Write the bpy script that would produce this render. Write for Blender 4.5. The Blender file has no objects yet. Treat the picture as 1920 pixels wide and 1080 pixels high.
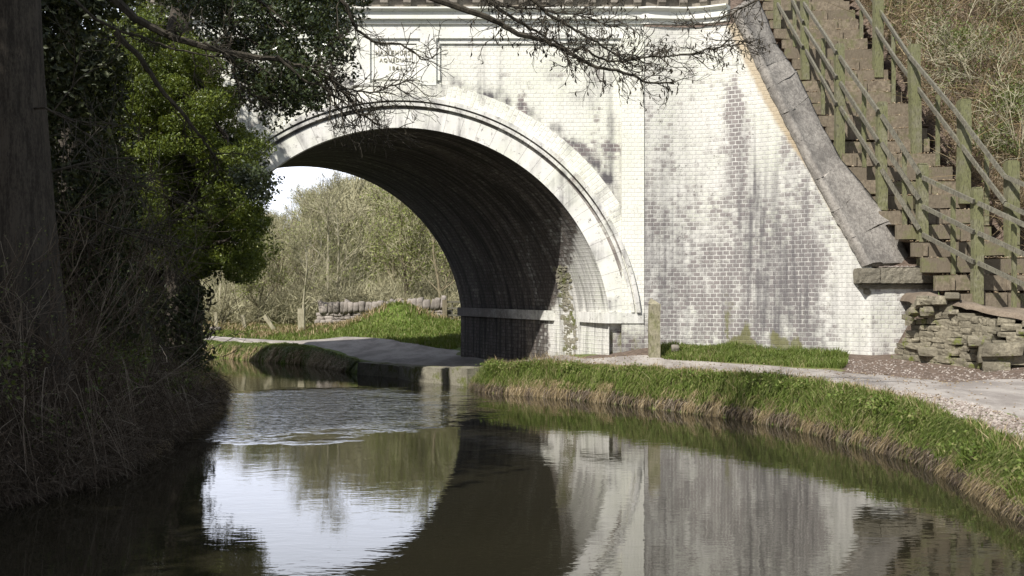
import bpy, math, random
import numpy as np
from mathutils import Vector
rng = np.random.default_rng(7); random.seed(7)
sc = bpy.context.scene
# ---------------------------------------------------------------- camera, sky, sun, exposure
FPX, HY, EYE = 2160.0, 570.0, 2.0        # focal length and horizon row measured on the 1920x1080 photograph
cam_d = bpy.data.cameras.new('camera'); cam = bpy.data.objects.new('camera', cam_d)
sc.collection.objects.link(cam); sc.camera = cam
cam.location = (0, 0, EYE); cam.rotation_euler = (math.radians(90), 0, 0)
cam_d.sensor_width = 36; cam_d.lens = 36*FPX/1920; cam_d.shift_y = (HY-540)/1920.0
cam_d.clip_start = .1; cam_d.clip_end = 3000
SUN_EL, SUN_AZ = math.radians(48), math.radians(38)    # sun behind the camera's left shoulder
world = bpy.data.worlds.new('World'); sc.world = world; world.use_nodes = True
wn = world.node_tree; wn.nodes.clear()
def wnode(t, **k):
    n = wn.nodes.new(t)
    for a, b in k.items(): setattr(n, a, b)
    return n
sky = wnode('ShaderNodeTexSky', sky_type='NISHITA', sun_disc=False)
sky.sun_elevation = SUN_EL; sky.sun_rotation = math.radians(180)+SUN_AZ; sky.air_density = 1.0; sky.dust_density = 1.5
geo = wnode('ShaderNodeTexCoord'); mp = wnode('ShaderNodeMapping'); mp.inputs['Scale'].default_value = (1, 1, 3)
nz = wnode('ShaderNodeTexNoise'); nz.inputs['Scale'].default_value = 2.2; nz.inputs['Detail'].default_value = 6
cr = wnode('ShaderNodeValToRGB'); cr.color_ramp.elements[0].position = .36; cr.color_ramp.elements[1].position = .62
mx = wnode('ShaderNodeMix', data_type='RGBA'); mx.inputs['B'].default_value = (5.2, 5.4, 5.9, 1)
sp = wnode('ShaderNodeSeparateXYZ'); vm = wnode('ShaderNodeVectorMath', operation='NORMALIZE')
m1 = wnode('ShaderNodeMapRange', interpolation_type='SMOOTHSTEP'); m2 = wnode('ShaderNodeMapRange', interpolation_type='SMOOTHSTEP'); m3 = wnode('ShaderNodeMath', operation='MULTIPLY')
for n_, v_ in ((m1, (.12, .42, 1, 0)), (m2, (-.1, .7, 0, 1))):
    for s_, q_ in zip(('From Min', 'From Max', 'To Min', 'To Max'), v_): n_.inputs[s_].default_value = q_
cb = wnode('ShaderNodeMix', data_type='RGBA'); cb.inputs['B'].default_value = (14.2, 15.0, 17.2, 1)
bg = wnode('ShaderNodeBackground'); bg.inputs['Strength'].default_value = .085; wo = wnode('ShaderNodeOutputWorld')
L = wn.links.new
L(geo.outputs['Generated'], mp.inputs['Vector']); L(mp.outputs[0], nz.inputs['Vector']); L(nz.outputs['Fac'], cr.inputs[0])
L(cr.outputs[0], mx.inputs['Factor']); L(sky.outputs[0], mx.inputs['A']); L(geo.outputs['Generated'], vm.inputs[0]); L(vm.outputs[0], sp.inputs[0]); L(sp.outputs[2], m1.inputs['Value']); L(sp.outputs[1], m2.inputs['Value']); L(m1.outputs[0], m3.inputs[0]); L(m2.outputs[0], m3.inputs[1]); L(m3.outputs[0], cb.inputs['Factor']); L(mx.outputs['Result'], cb.inputs['A']); L(cb.outputs['Result'], bg.inputs[0]); L(bg.outputs[0], wo.inputs[0])
sun_d = bpy.data.lights.new('sun', 'SUN'); sun = bpy.data.objects.new('sun', sun_d); sc.collection.objects.link(sun)
sun_d.energy = 4.6; sun_d.angle = math.radians(.6); sun_d.color = (1, .955, .88)
LD = Vector((math.sin(SUN_AZ)*math.cos(SUN_EL), math.cos(SUN_AZ)*math.cos(SUN_EL), -math.sin(SUN_EL)))
sun.rotation_euler = LD.to_track_quat('-Z', 'Y').to_euler()
sc.view_settings.view_transform = 'Standard'; sc.view_settings.look = 'None'; sc.view_settings.gamma = 1
sc.view_settings.use_curve_mapping = False; sc.view_settings.exposure = .57
sc.cycles.max_bounces = 8; sc.cycles.transparent_max_bounces = 8
# ---------------------------------------------------------------- helpers
def P(px, py, D): return np.array(((px-960)*D/FPX, D, EYE-(py-HY)*D/FPX))
def W(px, py): return P(px, py, EYE*FPX/(py-HY))           # a point on the water (z = 0)
def topx(v): return 960+v[..., 0]*FPX/v[..., 1], HY-(v[..., 2]-EYE)*FPX/v[..., 1]
def tag(o, label=None, cat=None, group=None, kind=None):
    for k, v in (('label', label), ('category', cat), ('group', group), ('kind', kind)):
        if v: o[k] = v
    return o
def empty(name, loc, label=None, cat=None, group=None):
    o = bpy.data.objects.new(name, None); sc.collection.objects.link(o); o.location = [float(c) for c in loc]
    o.empty_display_size = .2
    return tag(o, label, cat, group)
def link(name, me, mat, parent=None):
    o = bpy.data.objects.new(name, me); sc.collection.objects.link(o)
    if mat: me.materials.append(mat)
    if parent is not None:
        o.parent = parent; pl = Vector(parent.location)
        q = parent.parent
        while q is not None: pl += Vector(q.location); q = q.parent
        o.location = -pl
    return o
def mesh(name, V, F, mat, parent=None, smooth=False, uv=None, masks=None):
    """V (n,3); F a list of (m,k) int arrays"""
    V = np.asarray(V, dtype=np.float32)
    F = [np.asarray(f, dtype=np.int32) for f in (F if isinstance(F, list) else [F]) if len(f)]
    me = bpy.data.meshes.new(name)
    me.vertices.add(len(V)); me.vertices.foreach_set('co', V.ravel())
    idx = np.concatenate([f.ravel() for f in F]); cnt = np.concatenate([np.full(len(f), f.shape[1]) for f in F])
    me.loops.add(len(idx)); me.loops.foreach_set('vertex_index', idx)
    me.polygons.add(len(cnt)); st = np.concatenate(([0], np.cumsum(cnt)[:-1])).astype(np.int32)
    me.polygons.foreach_set('loop_start', st); me.polygons.foreach_set('loop_total', cnt.astype(np.int32))
    me.polygons.foreach_set('use_smooth', np.full(len(cnt), bool(smooth)))
    if uv is not None:
        l = me.uv_layers.new(name='UVMap'); l.data.foreach_set('uv', np.asarray(uv, dtype=np.float32)[idx].ravel())
    if masks is not None:
        a = me.color_attributes.new('masks', 'FLOAT_COLOR', 'POINT'); a.data.foreach_set('color', np.asarray(masks, dtype=np.float32).ravel())
    me.update(calc_edges=True); me.validate()
    return link(name, me, mat, parent)
def gridF(a, b, off=0, flip=False):
    i, j = np.meshgrid(np.arange(a-1), np.arange(b-1), indexing='ij'); n = (i*b+j).ravel()+off
    f = np.stack((n, n+b, n+b+1, n+1), 1)
    return f[:, ::-1] if flip else f
class MB:
    def __init__(s): s.V = []; s.F = []; s.n = 0
    def add(s, V, F):
        V = np.asarray(V, float).reshape(-1, 3)
        s.V.append(V)
        for f in (F if isinstance(F, list) else [F]):
            if len(f): s.F.append(np.asarray(f)+s.n)
        s.n += len(V)
    def box(s, a, b):
        (x0, y0, z0), (x1, y1, z1) = a, b
        V = [(x, y, z) for x in (x0, x1) for y in (y0, y1) for z in (z0, z1)]
        s.add(V, np.array([(0, 1, 3, 2), (4, 6, 7, 5), (0, 4, 5, 1), (2, 3, 7, 6), (0, 2, 6, 4), (1, 5, 7, 3)]))
    def bar(s, a, b, w, h, up=(0, 0, 1), j=0):
        """rectangular bar from a to b, w across, h along up"""
        a = np.array(a, float); b = np.array(b, float); d = b-a; d /= np.linalg.norm(d)
        u = np.array(up, float); x = np.cross(d, u); x /= np.linalg.norm(x); u = np.cross(x, d)
        V = []
        for t in np.linspace(0, 1, 5 if j else 2):
            c = a+(b-a)*t+(rng.normal(0, j, 3) if j else 0)
            for sx, su in ((-1, -1), (1, -1), (1, 1), (-1, 1)): V.append(c+x*sx*w/2+u*su*h/2)
        n = len(V)//4; F = []
        for i in range(n-1):
            for k in range(4): F.append((i*4+k, i*4+(k+1) % 4, i*4+4+(k+1) % 4, i*4+4+k))
        F += [(3, 2, 1, 0), (n*4-4, n*4-3, n*4-2, n*4-1)]
        s.add(V, np.array(F))
    def tube(s, pts, rad, k=5, cap=True):
        pts = np.asarray(pts, float); n = len(pts)
        rad = np.broadcast_to(np.asarray(rad, float), (n,))
        t = np.gradient(pts, axis=0) if n > 2 else np.repeat((pts[1]-pts[0])[None], 2, 0)
        t /= np.linalg.norm(t, axis=1)[:, None]+1e-9
        ref = np.array((.31, .2, .93)) if abs(t[:, 2]).mean() < .8 else np.array((.93, .3, .1))
        x = np.cross(t, ref); x /= np.linalg.norm(x, axis=1)[:, None]+1e-9; y = np.cross(t, x)
        a = np.arange(k)*2*math.pi/k
        V = pts[:, None]+rad[:, None, None]*(x[:, None]*np.cos(a)[None, :, None]+y[:, None]*np.sin(a)[None, :, None])
        i, j = np.meshgrid(np.arange(n-1), np.arange(k), indexing='ij')
        F = np.stack((i*k+j, i*k+(j+1) % k, (i+1)*k+(j+1) % k, (i+1)*k+j), -1).reshape(-1, 4)
        s.add(V.reshape(-1, 3), F)
    def build(s, name, mat, parent=None, smooth=False, **k):
        V = np.concatenate(s.V); d = {}
        for f in s.F: d.setdefault(f.shape[1], []).append(f)
        return mesh(name, V, [np.concatenate(x) for x in d.values()], mat, parent, smooth, **k)
# value noise on numpy arrays
_tab = rng.random((64, 64, 64))
def vnoise(x, y, z=0.0):
    x, y, z = np.broadcast_arrays(np.asarray(x, float), np.asarray(y, float), np.asarray(z, float))
    xi, yi, zi = np.floor(x).astype(int), np.floor(y).astype(int), np.floor(z).astype(int)
    fx, fy, fz = x-xi, y-yi, z-zi
    fx, fy, fz = [f*f*(3-2*f) for f in (fx, fy, fz)]
    r = 0
    for a in (0, 1):
        for b in (0, 1):
            for c in (0, 1):
                r = r+_tab[(xi+a) % 64, (yi+b) % 64, (zi+c) % 64]*(fx if a else 1-fx)*(fy if b else 1-fy)*(fz if c else 1-fz)
    return r
def sm(x, a=0., b=1.):
    t = np.clip((np.asarray(x, float)-a)/(b-a), 0, 1); return t*t*(3-2*t)
def inpoly(x, y, poly):
    x = np.asarray(x); y = np.asarray(y); c = np.zeros(x.shape, bool); n = len(poly)
    for i in range(n):
        x0, y0 = poly[i]; x1, y1 = poly[(i+1) % n]
        if y0 == y1: continue
        c ^= ((y0 > y) != (y1 > y)) & (x < (x1-x0)*(y-y0)/(y1-y0)+x0)
    return c
def smooth_line(pts, n=8):
    """Catmull-Rom through pts"""
    p = np.asarray(pts, float); p = np.vstack((2*p[0]-p[1], p, 2*p[-1]-p[-2])); out = []
    for i in range(1, len(p)-2):
        for t in np.arange(n)/n:
            out.append(.5*((2*p[i])+(-p[i-1]+p[i+1])*t+(2*p[i-1]-5*p[i]+4*p[i+1]-p[i+2])*t*t+(-p[i-1]+3*p[i]-3*p[i+1]+p[i+2])*t**3))
    out.append(p[-2]); return np.array(out)
# ---------------------------------------------------------------- materials
class NT:
    def __init__(s, name):
        s.m = bpy.data.materials.new(name); s.m.use_nodes = True; s.t = s.m.node_tree; s.t.nodes.clear()
        s.out = s.n('ShaderNodeOutputMaterial')
    def n(s, t, **k):
        n = s.t.nodes.new(t)
        for a, b in k.items():
            if hasattr(n, a) and not a[0].isupper(): setattr(n, a, b)
            else: s.set(n.inputs[a.replace('_', ' ')], b)
        return n
    def set(s, sock, v):
        if isinstance(v, bpy.types.NodeSocket): s.t.links.new(v, sock)
        else:
            if isinstance(v, tuple) and len(v) == 3 and sock.type == 'RGBA': v = v+(1,)
            sock.default_value = v
    def coord(s, k='Object'): return s.n('ShaderNodeTexCoord').outputs[k]
    def map(s, vec, scale): 
        n = s.n('ShaderNodeMapping'); s.set(n.inputs['Vector'], vec); n.inputs['Scale'].default_value = scale; return n.outputs[0]
    def noise(s, vec, scale, detail=4, rough=.55, dist=0):
        n = s.n('ShaderNodeTexNoise'); s.set(n.inputs['Vector'], vec)
        n.inputs['Scale'].default_value = scale; n.inputs['Detail'].default_value = detail
        n.inputs['Roughness'].default_value = rough; n.inputs['Distortion'].default_value = dist
        return n.outputs['Fac']
    def mix(s, f, a, b, mode='MIX'):
        n = s.n('ShaderNodeMix', data_type='RGBA', blend_type=mode)
        s.set(n.inputs['Factor'], f); s.set(n.inputs['A'], a); s.set(n.inputs['B'], b); return n.outputs['Result']
    def math(s, op, a, b=0., c=False):
        n = s.n('ShaderNodeMath', operation=op); n.use_clamp = c
        s.set(n.inputs[0], a); s.set(n.inputs[1], b); return n.outputs[0]
    def ss(s, v, a, b, lo=0., hi=1.):
        n = s.n('ShaderNodeMapRange', interpolation_type='SMOOTHSTEP'); s.set(n.inputs['Value'], v)
        n.inputs['From Min'].default_value = a; n.inputs['From Max'].default_value = b
        n.inputs['To Min'].default_value = lo; n.inputs['To Max'].default_value = hi; return n.outputs[0]
    def ramp(s, v, stops):
        n = s.n('ShaderNodeValToRGB'); s.set(n.inputs[0], v); e = n.color_ramp.elements
        while len(e) < len(stops): e.new(.5)
        for x, (p, c) in zip(e, stops): x.position = p; x.color = (*c, 1)
        return n.outputs[0]
    def bump(s, h, dist, strength=1., normal=None):
        n = s.n('ShaderNodeBump'); s.set(n.inputs['Height'], h); n.inputs['Distance'].default_value = dist
        n.inputs['Strength'].default_value = strength
        if normal: s.set(n.inputs['Normal'], normal)
        return n.outputs[0]
    def prin(s, col, rough=.85, normal=None, spec=.3, **k):
        n = s.n('ShaderNodeBsdfPrincipled'); s.set(n.inputs['Base Color'], col); s.set(n.inputs['Roughness'], rough)
        n.inputs['Specular IOR Level'].default_value = spec
        if normal: s.set(n.inputs['Normal'], normal)
        for a, b in k.items(): s.set(n.inputs[a.replace('_', ' ')], b)
        s.t.links.new(n.outputs[0], s.out.inputs[0]); return n
def mat_masonry(name, bricks=1, wash=(.78, .77, .71), base1=(.125, .10, .105), base2=(.21, .17, .165), mortar=(.60, .585, .55), dark=(.055, .052, .055), bh=.094, dirty=.0, arc=False, bw=.15, ms=.014, grime=.5):
    t = NT(name); uv = t.coord('UV'); ob = t.coord('Object')
    at = t.n('ShaderNodeAttribute'); at.attribute_name = 'masks'
    se = t.n('ShaderNodeSeparateColor'); t.set(se.inputs[0], at.outputs['Color'])
    w, so, ru = se.outputs[0], se.outputs[1], se.outputs[2]; mo = at.outputs['Alpha']
    n1 = t.noise(ob, 1.1, 6, .65); n2 = t.noise(ob, 7, 6, .75); n3 = t.noise(ob, 38, 3, .6)
    streak = t.noise(t.map(ob, (7, 7, .45)), 1.3, 5, .6)
    if arc: streak = t.noise(t.map(uv, (3.2, .22, 1)), 1.6, 6, .65, .25)
    uvw = t.n('ShaderNodeVectorMath', operation='ADD'); t.set(uvw.inputs[0], uv)
    wob = t.n('ShaderNodeVectorMath', operation='SCALE'); t.set(wob.inputs[0], t.n('ShaderNodeTexNoise', Vector=ob, Scale=7.).outputs['Color']); wob.inputs['Scale'].default_value = .022
    t.set(uvw.inputs[1], wob.outputs[0])
    b = t.n('ShaderNodeTexBrick', offset=.5, squash=1.0); t.set(b.inputs['Vector'], uvw.outputs[0])
    b.inputs['Color1'].default_value = (0, 0, 0, 1); b.inputs['Color2'].default_value = (1, 1, 1, 1); b.inputs['Mortar'].default_value = (.5, .5, .5, 1)
    b.inputs['Scale'].default_value = 1; b.inputs['Brick Width'].default_value = bw; b.inputs['Row Height'].default_value = bh
    b.inputs['Mortar Size'].default_value = ms; b.inputs['Mortar Smooth'].default_value = .35; b.inputs['Bias'].default_value = 0
    rnd = b.outputs['Color']; mf = b.outputs['Fac']
    bc = t.mix(rnd, base1, base2); bc = t.mix(t.ss(n2, .35, .75), bc, (.30, .27, .26))
    # whitewash cover, flaking per brick and by noise
    th = t.math('ADD', t.math('MULTIPLY', n1, .45), t.math('MULTIPLY', n2, .6))
    th = t.math('ADD', th, t.math('MULTIPLY', rnd, .28 if bricks else .0)); 
    th = t.math('ADD', th, t.math('MULTIPLY', n3, .25))
    th = t.math('ADD', t.math('MULTIPLY', t.math('SUBTRACT', th, .79 if bricks else .65), 2.3), .79)
    wm = t.ss(t.math('SUBTRACT', t.math('MULTIPLY', w, 1.6), th), -.38, .38)
    wc = t.mix(t.ss(n1, .35, .7), wash, tuple(c*k for c, k in zip(wash, (.93, .96, .88))))
    wc = t.mix(t.ss(n2, .52, .8), wc, tuple(c*.62 for c in wash))
    if bricks:
        col = t.mix(wm, bc, wc)
        mc = t.mix(t.ss(n2, .4, .7), mortar, tuple(c*.6 for c in mortar))
        mw = t.mix(wm, mc, tuple(c*.95 for c in wash))
        col = t.mix(mf, col, mw if ms > .008 else t.mix(.28, mw, mortar))
    else:
        col = t.mix(wm, bc, wc)
    if dirty: col = t.mix(t.ss(streak, .42, .66, 0, dirty), col, dark); col = t.mix(t.ss(streak, .44, .25, 0, .85 if arc else .1), col, (.23, .195, .155) if arc else (.14, .12, .095))
    n4 = t.noise(ob, 3.2, 7, .8); col = t.mix(t.ss(t.math('ADD', n4, t.math('MULTIPLY', n3, .35)), .76, .92, 0, grime), col, (.17, .15, .125)); col = t.mix(t.ss(t.math('ADD', n2, t.math('MULTIPLY', n3, .6)), .93, 1.02, 0, grime), col, (.09, .075, .06))
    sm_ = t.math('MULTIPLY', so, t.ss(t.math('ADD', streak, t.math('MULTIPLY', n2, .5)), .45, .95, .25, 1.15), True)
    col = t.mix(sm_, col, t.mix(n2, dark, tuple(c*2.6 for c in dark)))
    rm = t.ss(t.math('SUBTRACT', t.math('MULTIPLY', ru, 1.5), t.math('ADD', t.math('MULTIPLY', streak, .7), t.math('MULTIPLY', n2, .5))), -.25, .35, 0, .75)
    col = t.mix(rm, col, t.mix(n2, (.27, .19, .10), (.46, .37, .24)))
    mm = t.ss(t.math('SUBTRACT', t.math('MULTIPLY', mo, 1.3), t.math('ADD', t.math('MULTIPLY', t.math('SUBTRACT', n2, .5), 1.9), t.math('ADD', t.math('MULTIPLY', t.math('SUBTRACT', streak, .5), 1.4), .62))), -.2, .25, 0, .85)
    col = t.mix(mm, col, t.mix(n2, (.055, .06, .02), (.20, .19, .08)))
    h = t.math('ADD', t.math('MULTIPLY', mf, -.9 if bricks else 0.), t.math('ADD', t.math('MULTIPLY', n2, .6), t.math('MULTIPLY', n3, .35)))
    t.prin(col, .9, t.bump(h, .010, .9)); return t.m
def mat_stone(name, c1, c2, moss=0., scale=1., lichen=.3, bump=.012, mossc=(.10, .115, .025), streak=False):
    t = NT(name); ob = t.coord('Object'); isl = t.n('ShaderNodeNewGeometry').outputs['Random Per Island']
    n1 = t.noise(ob, 2.2*scale, 6, .65); n2 = t.noise(ob, 16*scale, 5, .7); n3 = t.noise(ob, 60*scale, 3, .6)
    n0 = t.noise(ob, 1.6, 5, .7)
    if streak: n2 = t.noise(t.map(ob, (1, 1, .3)), 16*scale, 5, .7)
    col = t.mix(t.ss(n2, .3, .7), c1, c2); col = t.mix(t.ss(n0, .45, .62, 0, .75), col, tuple(c*.62 for c in c2)); col = t.mix(t.ss(n0, .44, .3, 0, .6), col, tuple(c*1.25 for c in c1)); col = t.mix(t.math('MULTIPLY', isl, .55), col, tuple(c*.5 for c in c1))
    col = t.mix(t.ss(n3, .56, .78, 0, lichen), col, (.46, .45, .40))
    col = t.mix(t.ss(t.math('ADD', n1, t.math('MULTIPLY', n2, .3)), .92-moss*.5, 1.05-moss*.5, 0, .85), col, mossc)
    h = t.math('ADD', n2, t.math('MULTIPLY', n3, .4))
    t.prin(col, .92, t.bump(h, bump, .9)); return t.m
def mat_leaf(name, stops, trans=.25, rough=.45, spec=.5, clump=0):
    t = NT(name); isl = t.n('ShaderNodeNewGeometry').outputs['Random Per Island']
    big = t.noise(t.coord('Object'), .9, 3)
    v = t.math('ADD', t.math('MULTIPLY', isl, .7), t.math('MULTIPLY', big, .45))
    if clump: v = t.math('ADD', t.math('MULTIPLY', isl, .5), t.math('MULTIPLY', t.math('SUBTRACT', t.noise(t.coord('Object'), 1.5, 3), .32), 1.3))
    col = t.ramp(v, stops); p = t.prin(col, rough, None, spec)
    if trans:
        tr = t.n('ShaderNodeBsdfTranslucent'); t.set(tr.inputs[0], t.mix(.5, col, (.22, .24, .02)))
        ms = t.n('ShaderNodeMixShader'); ms.inputs[0].default_value = trans
        t.t.links.new(p.outputs[0], ms.inputs[1]); t.t.links.new(tr.outputs[0], ms.inputs[2]); t.t.links.new(ms.outputs[0], t.out.inputs[0])
    return t.m
def mat_bark(name, c1, c2, moss=0., vs=.25, scale=14):
    t = NT(name); ob = t.coord('Object'); n = t.noise(t.map(ob, (1, 1, vs)), scale, 5, .7); m = t.noise(ob, 1.7, 4)
    n5 = t.noise(t.map(ob, (1, 1, .4)), scale*3, 4, .7); n = t.math('ADD', t.math('MULTIPLY', n, .6), t.math('MULTIPLY', n5, .4)); col = t.mix(t.ss(n, .4, .6), c1, c2)
    if moss: col = t.mix(t.ss(m, .62-moss*.3, .75-moss*.2, 0, .8), col, (.085, .10, .02))
    t.prin(col, .95, t.bump(n, .02, .9)); return t.m
def mat_wood(name, c1, c2, green=.5, var=.35, grain=.75):
    t = NT(name); ob = t.coord('Object'); n = t.noise(ob, 12, 5, .65); m = t.noise(ob, 2.3, 4, .6); f = t.noise(t.map(ob, (1, 1, .15)), 60, 3)
    isl = t.n('ShaderNodeObjectInfo').outputs['Random']
    col = t.mix(t.ss(n, .3, .7), c1, c2); col = t.mix(t.math('MULTIPLY', isl, var), col, tuple(c*.55 for c in c1))
    col = t.mix(t.ss(t.math('ADD', m, t.math('MULTIPLY', n, .3)), .78-green*.45, .98-green*.35, 0, .8), col, (.15, .155, .07))
    col = t.mix(t.ss(f, .52, .66, 0, grain), col, tuple(c*.35 for c in c2))
    t.prin(col, .88, t.bump(t.math('ADD', f, n), .01, .9)); return t.m
M = {}
M['brick'] = mat_masonry('whitewashed_brick', ms=.011, grime=.35)
M['wingbrick'] = mat_masonry('peeling_brick', wash=(.63, .62, .585), base1=(.13, .118, .122), base2=(.24, .218, .21), mortar=(.57, .56, .53), grime=.7)
M['ring'] = mat_masonry('limewashed_voussoirs', wash=(.80, .785, .75), base1=(.2, .17, .15), base2=(.34, .30, .26), mortar=(.2, .17, .14), bw=3., bh=.36, ms=.006, grime=.95)
M['render'] = mat_masonry('limewashed_stone', bricks=0, wash=(.80, .79, .76), base1=(.22, .19, .17), base2=(.3, .27, .24))
M['soffit'] = mat_masonry('sooty_brick', wash=(.30, .27, .23), base1=(.052, .043, .036), base2=(.095, .078, .062), mortar=(.13, .115, .095), dark=(.022, .019, .017), dirty=.45)
M['corbel'] = mat_stone('weathered_corbel_stone', (.34, .31, .26), (.19, .165, .14), .2)
M['coping'] = mat_stone('grey_sandstone', (.37, .345, .31), (.20, .18, .165), .14, .8, .85, .03)
M['ledge'] = mat_stone('ledge_sandstone', (.33, .30, .235), (.15, .135, .105), .25, 1.3, .5, .03)
M['dry'] = mat_stone('dry_stone', (.30, .27, .20), (.13, .115, .085), .42, 1.2, .3, mossc=(.13, .15, .03))
M['dryfar'] = mat_stone('far_dry_stone', (.36, .32, .29), (.22, .195, .17), .1, .7, .6)
M['kerb'] = mat_stone('kerb_stone', (.34, .32, .25), (.17, .155, .115), .55, 1, .4, .02)
M['wood'] = mat_wood('mossy_fence_wood', (.235, .225, .155), (.15, .14, .095), .75)
M['postwood'] = mat_wood('weathered_post_wood', (.36, .33, .24), (.24, .22, .15), .35)
M['rail'] = mat_wood('grey_fence_rail', (.19, .18, .14), (.105, .098, .078), .12)
M['sleeper'] = mat_wood('timber_step', (.27, .225, .165), (.125, .10, .074), .32, 1.0, .25)
M['tread'] = mat_stone('gravel_tread', (.26, .21, .16), (.15, .115, .085), .05, 2.5, .5)
M['bark'] = mat_bark('dark_bark', (.03, .025, .02), (.075, .063, .05), .0, .12, 18)
M['twig'] = mat_bark('twig_bark', (.034, .029, .022), (.072, .062, .046), 0)
M['pale_bark'] = mat_bark('pale_bark', (.26, .235, .16), (.40, .37, .27), .25)
M['far_twig'] = mat_leaf('haze_paled_twigs', [(.15, (.14, .125, .078)), (.5, (.27, .25, .155)), (.85, (.43, .41, .27))], .0, .9, .1)  # twig colours paled to stand in for haze over the far wood
M['far_bud'] = mat_leaf('opening_buds', [(.15, (.14, .17, .05)), (.5, (.25, .29, .09)), (.9, (.36, .39, .16))], .3, .8, .1)
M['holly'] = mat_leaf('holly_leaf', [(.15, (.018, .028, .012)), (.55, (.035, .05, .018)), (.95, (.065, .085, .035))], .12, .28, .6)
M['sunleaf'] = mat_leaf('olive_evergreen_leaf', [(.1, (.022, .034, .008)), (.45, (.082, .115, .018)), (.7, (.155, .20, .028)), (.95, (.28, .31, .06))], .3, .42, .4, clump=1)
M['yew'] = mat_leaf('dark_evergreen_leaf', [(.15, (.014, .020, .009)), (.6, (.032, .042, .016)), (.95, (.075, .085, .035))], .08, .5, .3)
M['bramble'] = mat_leaf('bramble_stem', [(.1, (.04, .03, .021)), (.5, (.085, .064, .045)), (.8, (.15, .12, .09)), (.98, (.30, .26, .2))], 0, .8, .2)
M['grass'] = mat_leaf('bank_grass', [(.1, (.055, .075, .018)), (.45, (.10, .15, .028)), (.72, (.165, .22, .05)), (.9, (.28, .27, .12)), (.98, (.36, .31, .18))], .3, .6, .25)
M['tan'] = mat_leaf('dry_grass', [(.1, (.11, .085, .04)), (.5, (.27, .205, .115)), (.8, (.38, .30, .18)), (.97, (.5, .42, .28))], .2, .8, .2)
M['slope'] = mat_leaf('dead_bracken', [(.1, (.10, .07, .045)), (.45, (.21, .155, .10)), (.75, (.32, .25, .165)), (.97, (.45, .38, .28))], .15, .85, .2)
M['ivy'] = mat_leaf('bramble_leaf', [(.1, (.04, .06, .02)), (.5, (.09, .125, .03)), (.95, (.17, .19, .06))], .25, .5, .4)
def mat_ground():
    t = NT('soil_and_turf'); ob = t.coord('Object'); a = t.noise(ob, .6, 6, .6); b = t.noise(ob, 9, 5, .7); c = t.noise(ob, 70, 3, .6)
    at = t.n('ShaderNodeAttribute'); at.attribute_name = 'masks'; se = t.n('ShaderNodeSeparateColor'); t.set(se.inputs[0], at.outputs['Color'])
    soil = t.mix(t.ss(b, .3, .7), (.075, .055, .042), (.16, .12, .095)); soil = t.mix(t.ss(c, .6, .74, 0, .7), soil, (.34, .27, .22))
    turf = t.mix(t.ss(b, .3, .7), (.06, .105, .016), (.13, .18, .03)); turf = t.mix(t.ss(a, .45, .7, 0, .5), turf, (.22, .19, .09))
    col = t.mix(t.ss(t.math('ADD', se.outputs[0], t.math('MULTIPLY', b, .5)), .6, .9), soil, turf)
    t.prin(col, .95, t.bump(t.math('ADD', b, t.math('MULTIPLY', c, .5)), .03, .8)); return t.m
M['ground'] = mat_ground()
def mat_path():
    t = NT('gravel_path'); ob = t.coord('Object'); a = t.noise(t.map(ob, (1, .45, 1)), 1.4, 6, .7); b = t.noise(ob, 30, 4, .7); c = t.noise(ob, 110, 2, .6)
    col = t.mix(t.ss(a, .38, .62), (.20, .18, .165), (.33, .305, .28)); col = t.mix(t.ss(b, .5, .8, 0, .6), col, (.17, .15, .13))
    col = t.mix(t.ss(c, .62, .7, 0, .6), col, (.5, .46, .41))
    t.prin(col, .95, t.bump(t.math('ADD', b, c), .006, .8)); return t.m
M['path'] = mat_path()
def mat_water():
    t = NT('canal_water'); ob = t.coord('Object')
    a = t.noise(t.map(ob, (.8, 1.15, 1)), 2.4, 3, .55, .5); b = t.noise(t.map(ob, (.7, 1.6, 1)), 7.5, 2, .5)
    sep = t.n('ShaderNodeSeparateXYZ'); t.set(sep.inputs[0], ob)
    # a breeze patch ruffles the water in front of the arch
    dx = t.math('DIVIDE', t.math('ADD', sep.outputs[0], 3.9), 2.9); dy = t.math('DIVIDE', t.math('SUBTRACT', sep.outputs[1], 22.2), 4.6)
    r = t.math('ADD', t.math('MULTIPLY', dx, dx), t.math('MULTIPLY', dy, dy))
    patch = t.ss(t.math('ADD', r, t.math('MULTIPLY', t.math('SUBTRACT', t.noise(ob, .55, 4, .6), .5), 3.2)), .1, 1.7, 1, 0)
    amp = t.math('ADD', t.math('MULTIPLY', patch, 1.9), .045)
    h = t.math('MULTIPLY', t.math('ADD', t.math('MULTIPLY', a, .7), t.math('MULTIPLY', b, .28)), amp)
    t.prin(t.mix(t.noise(ob, .5, 3), (.014, .013, .008), (.022, .020, .012)), .02, t.bump(h, .05, 1.), .5, IOR=1.62); return t.m
M['water'] = mat_water()
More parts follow.
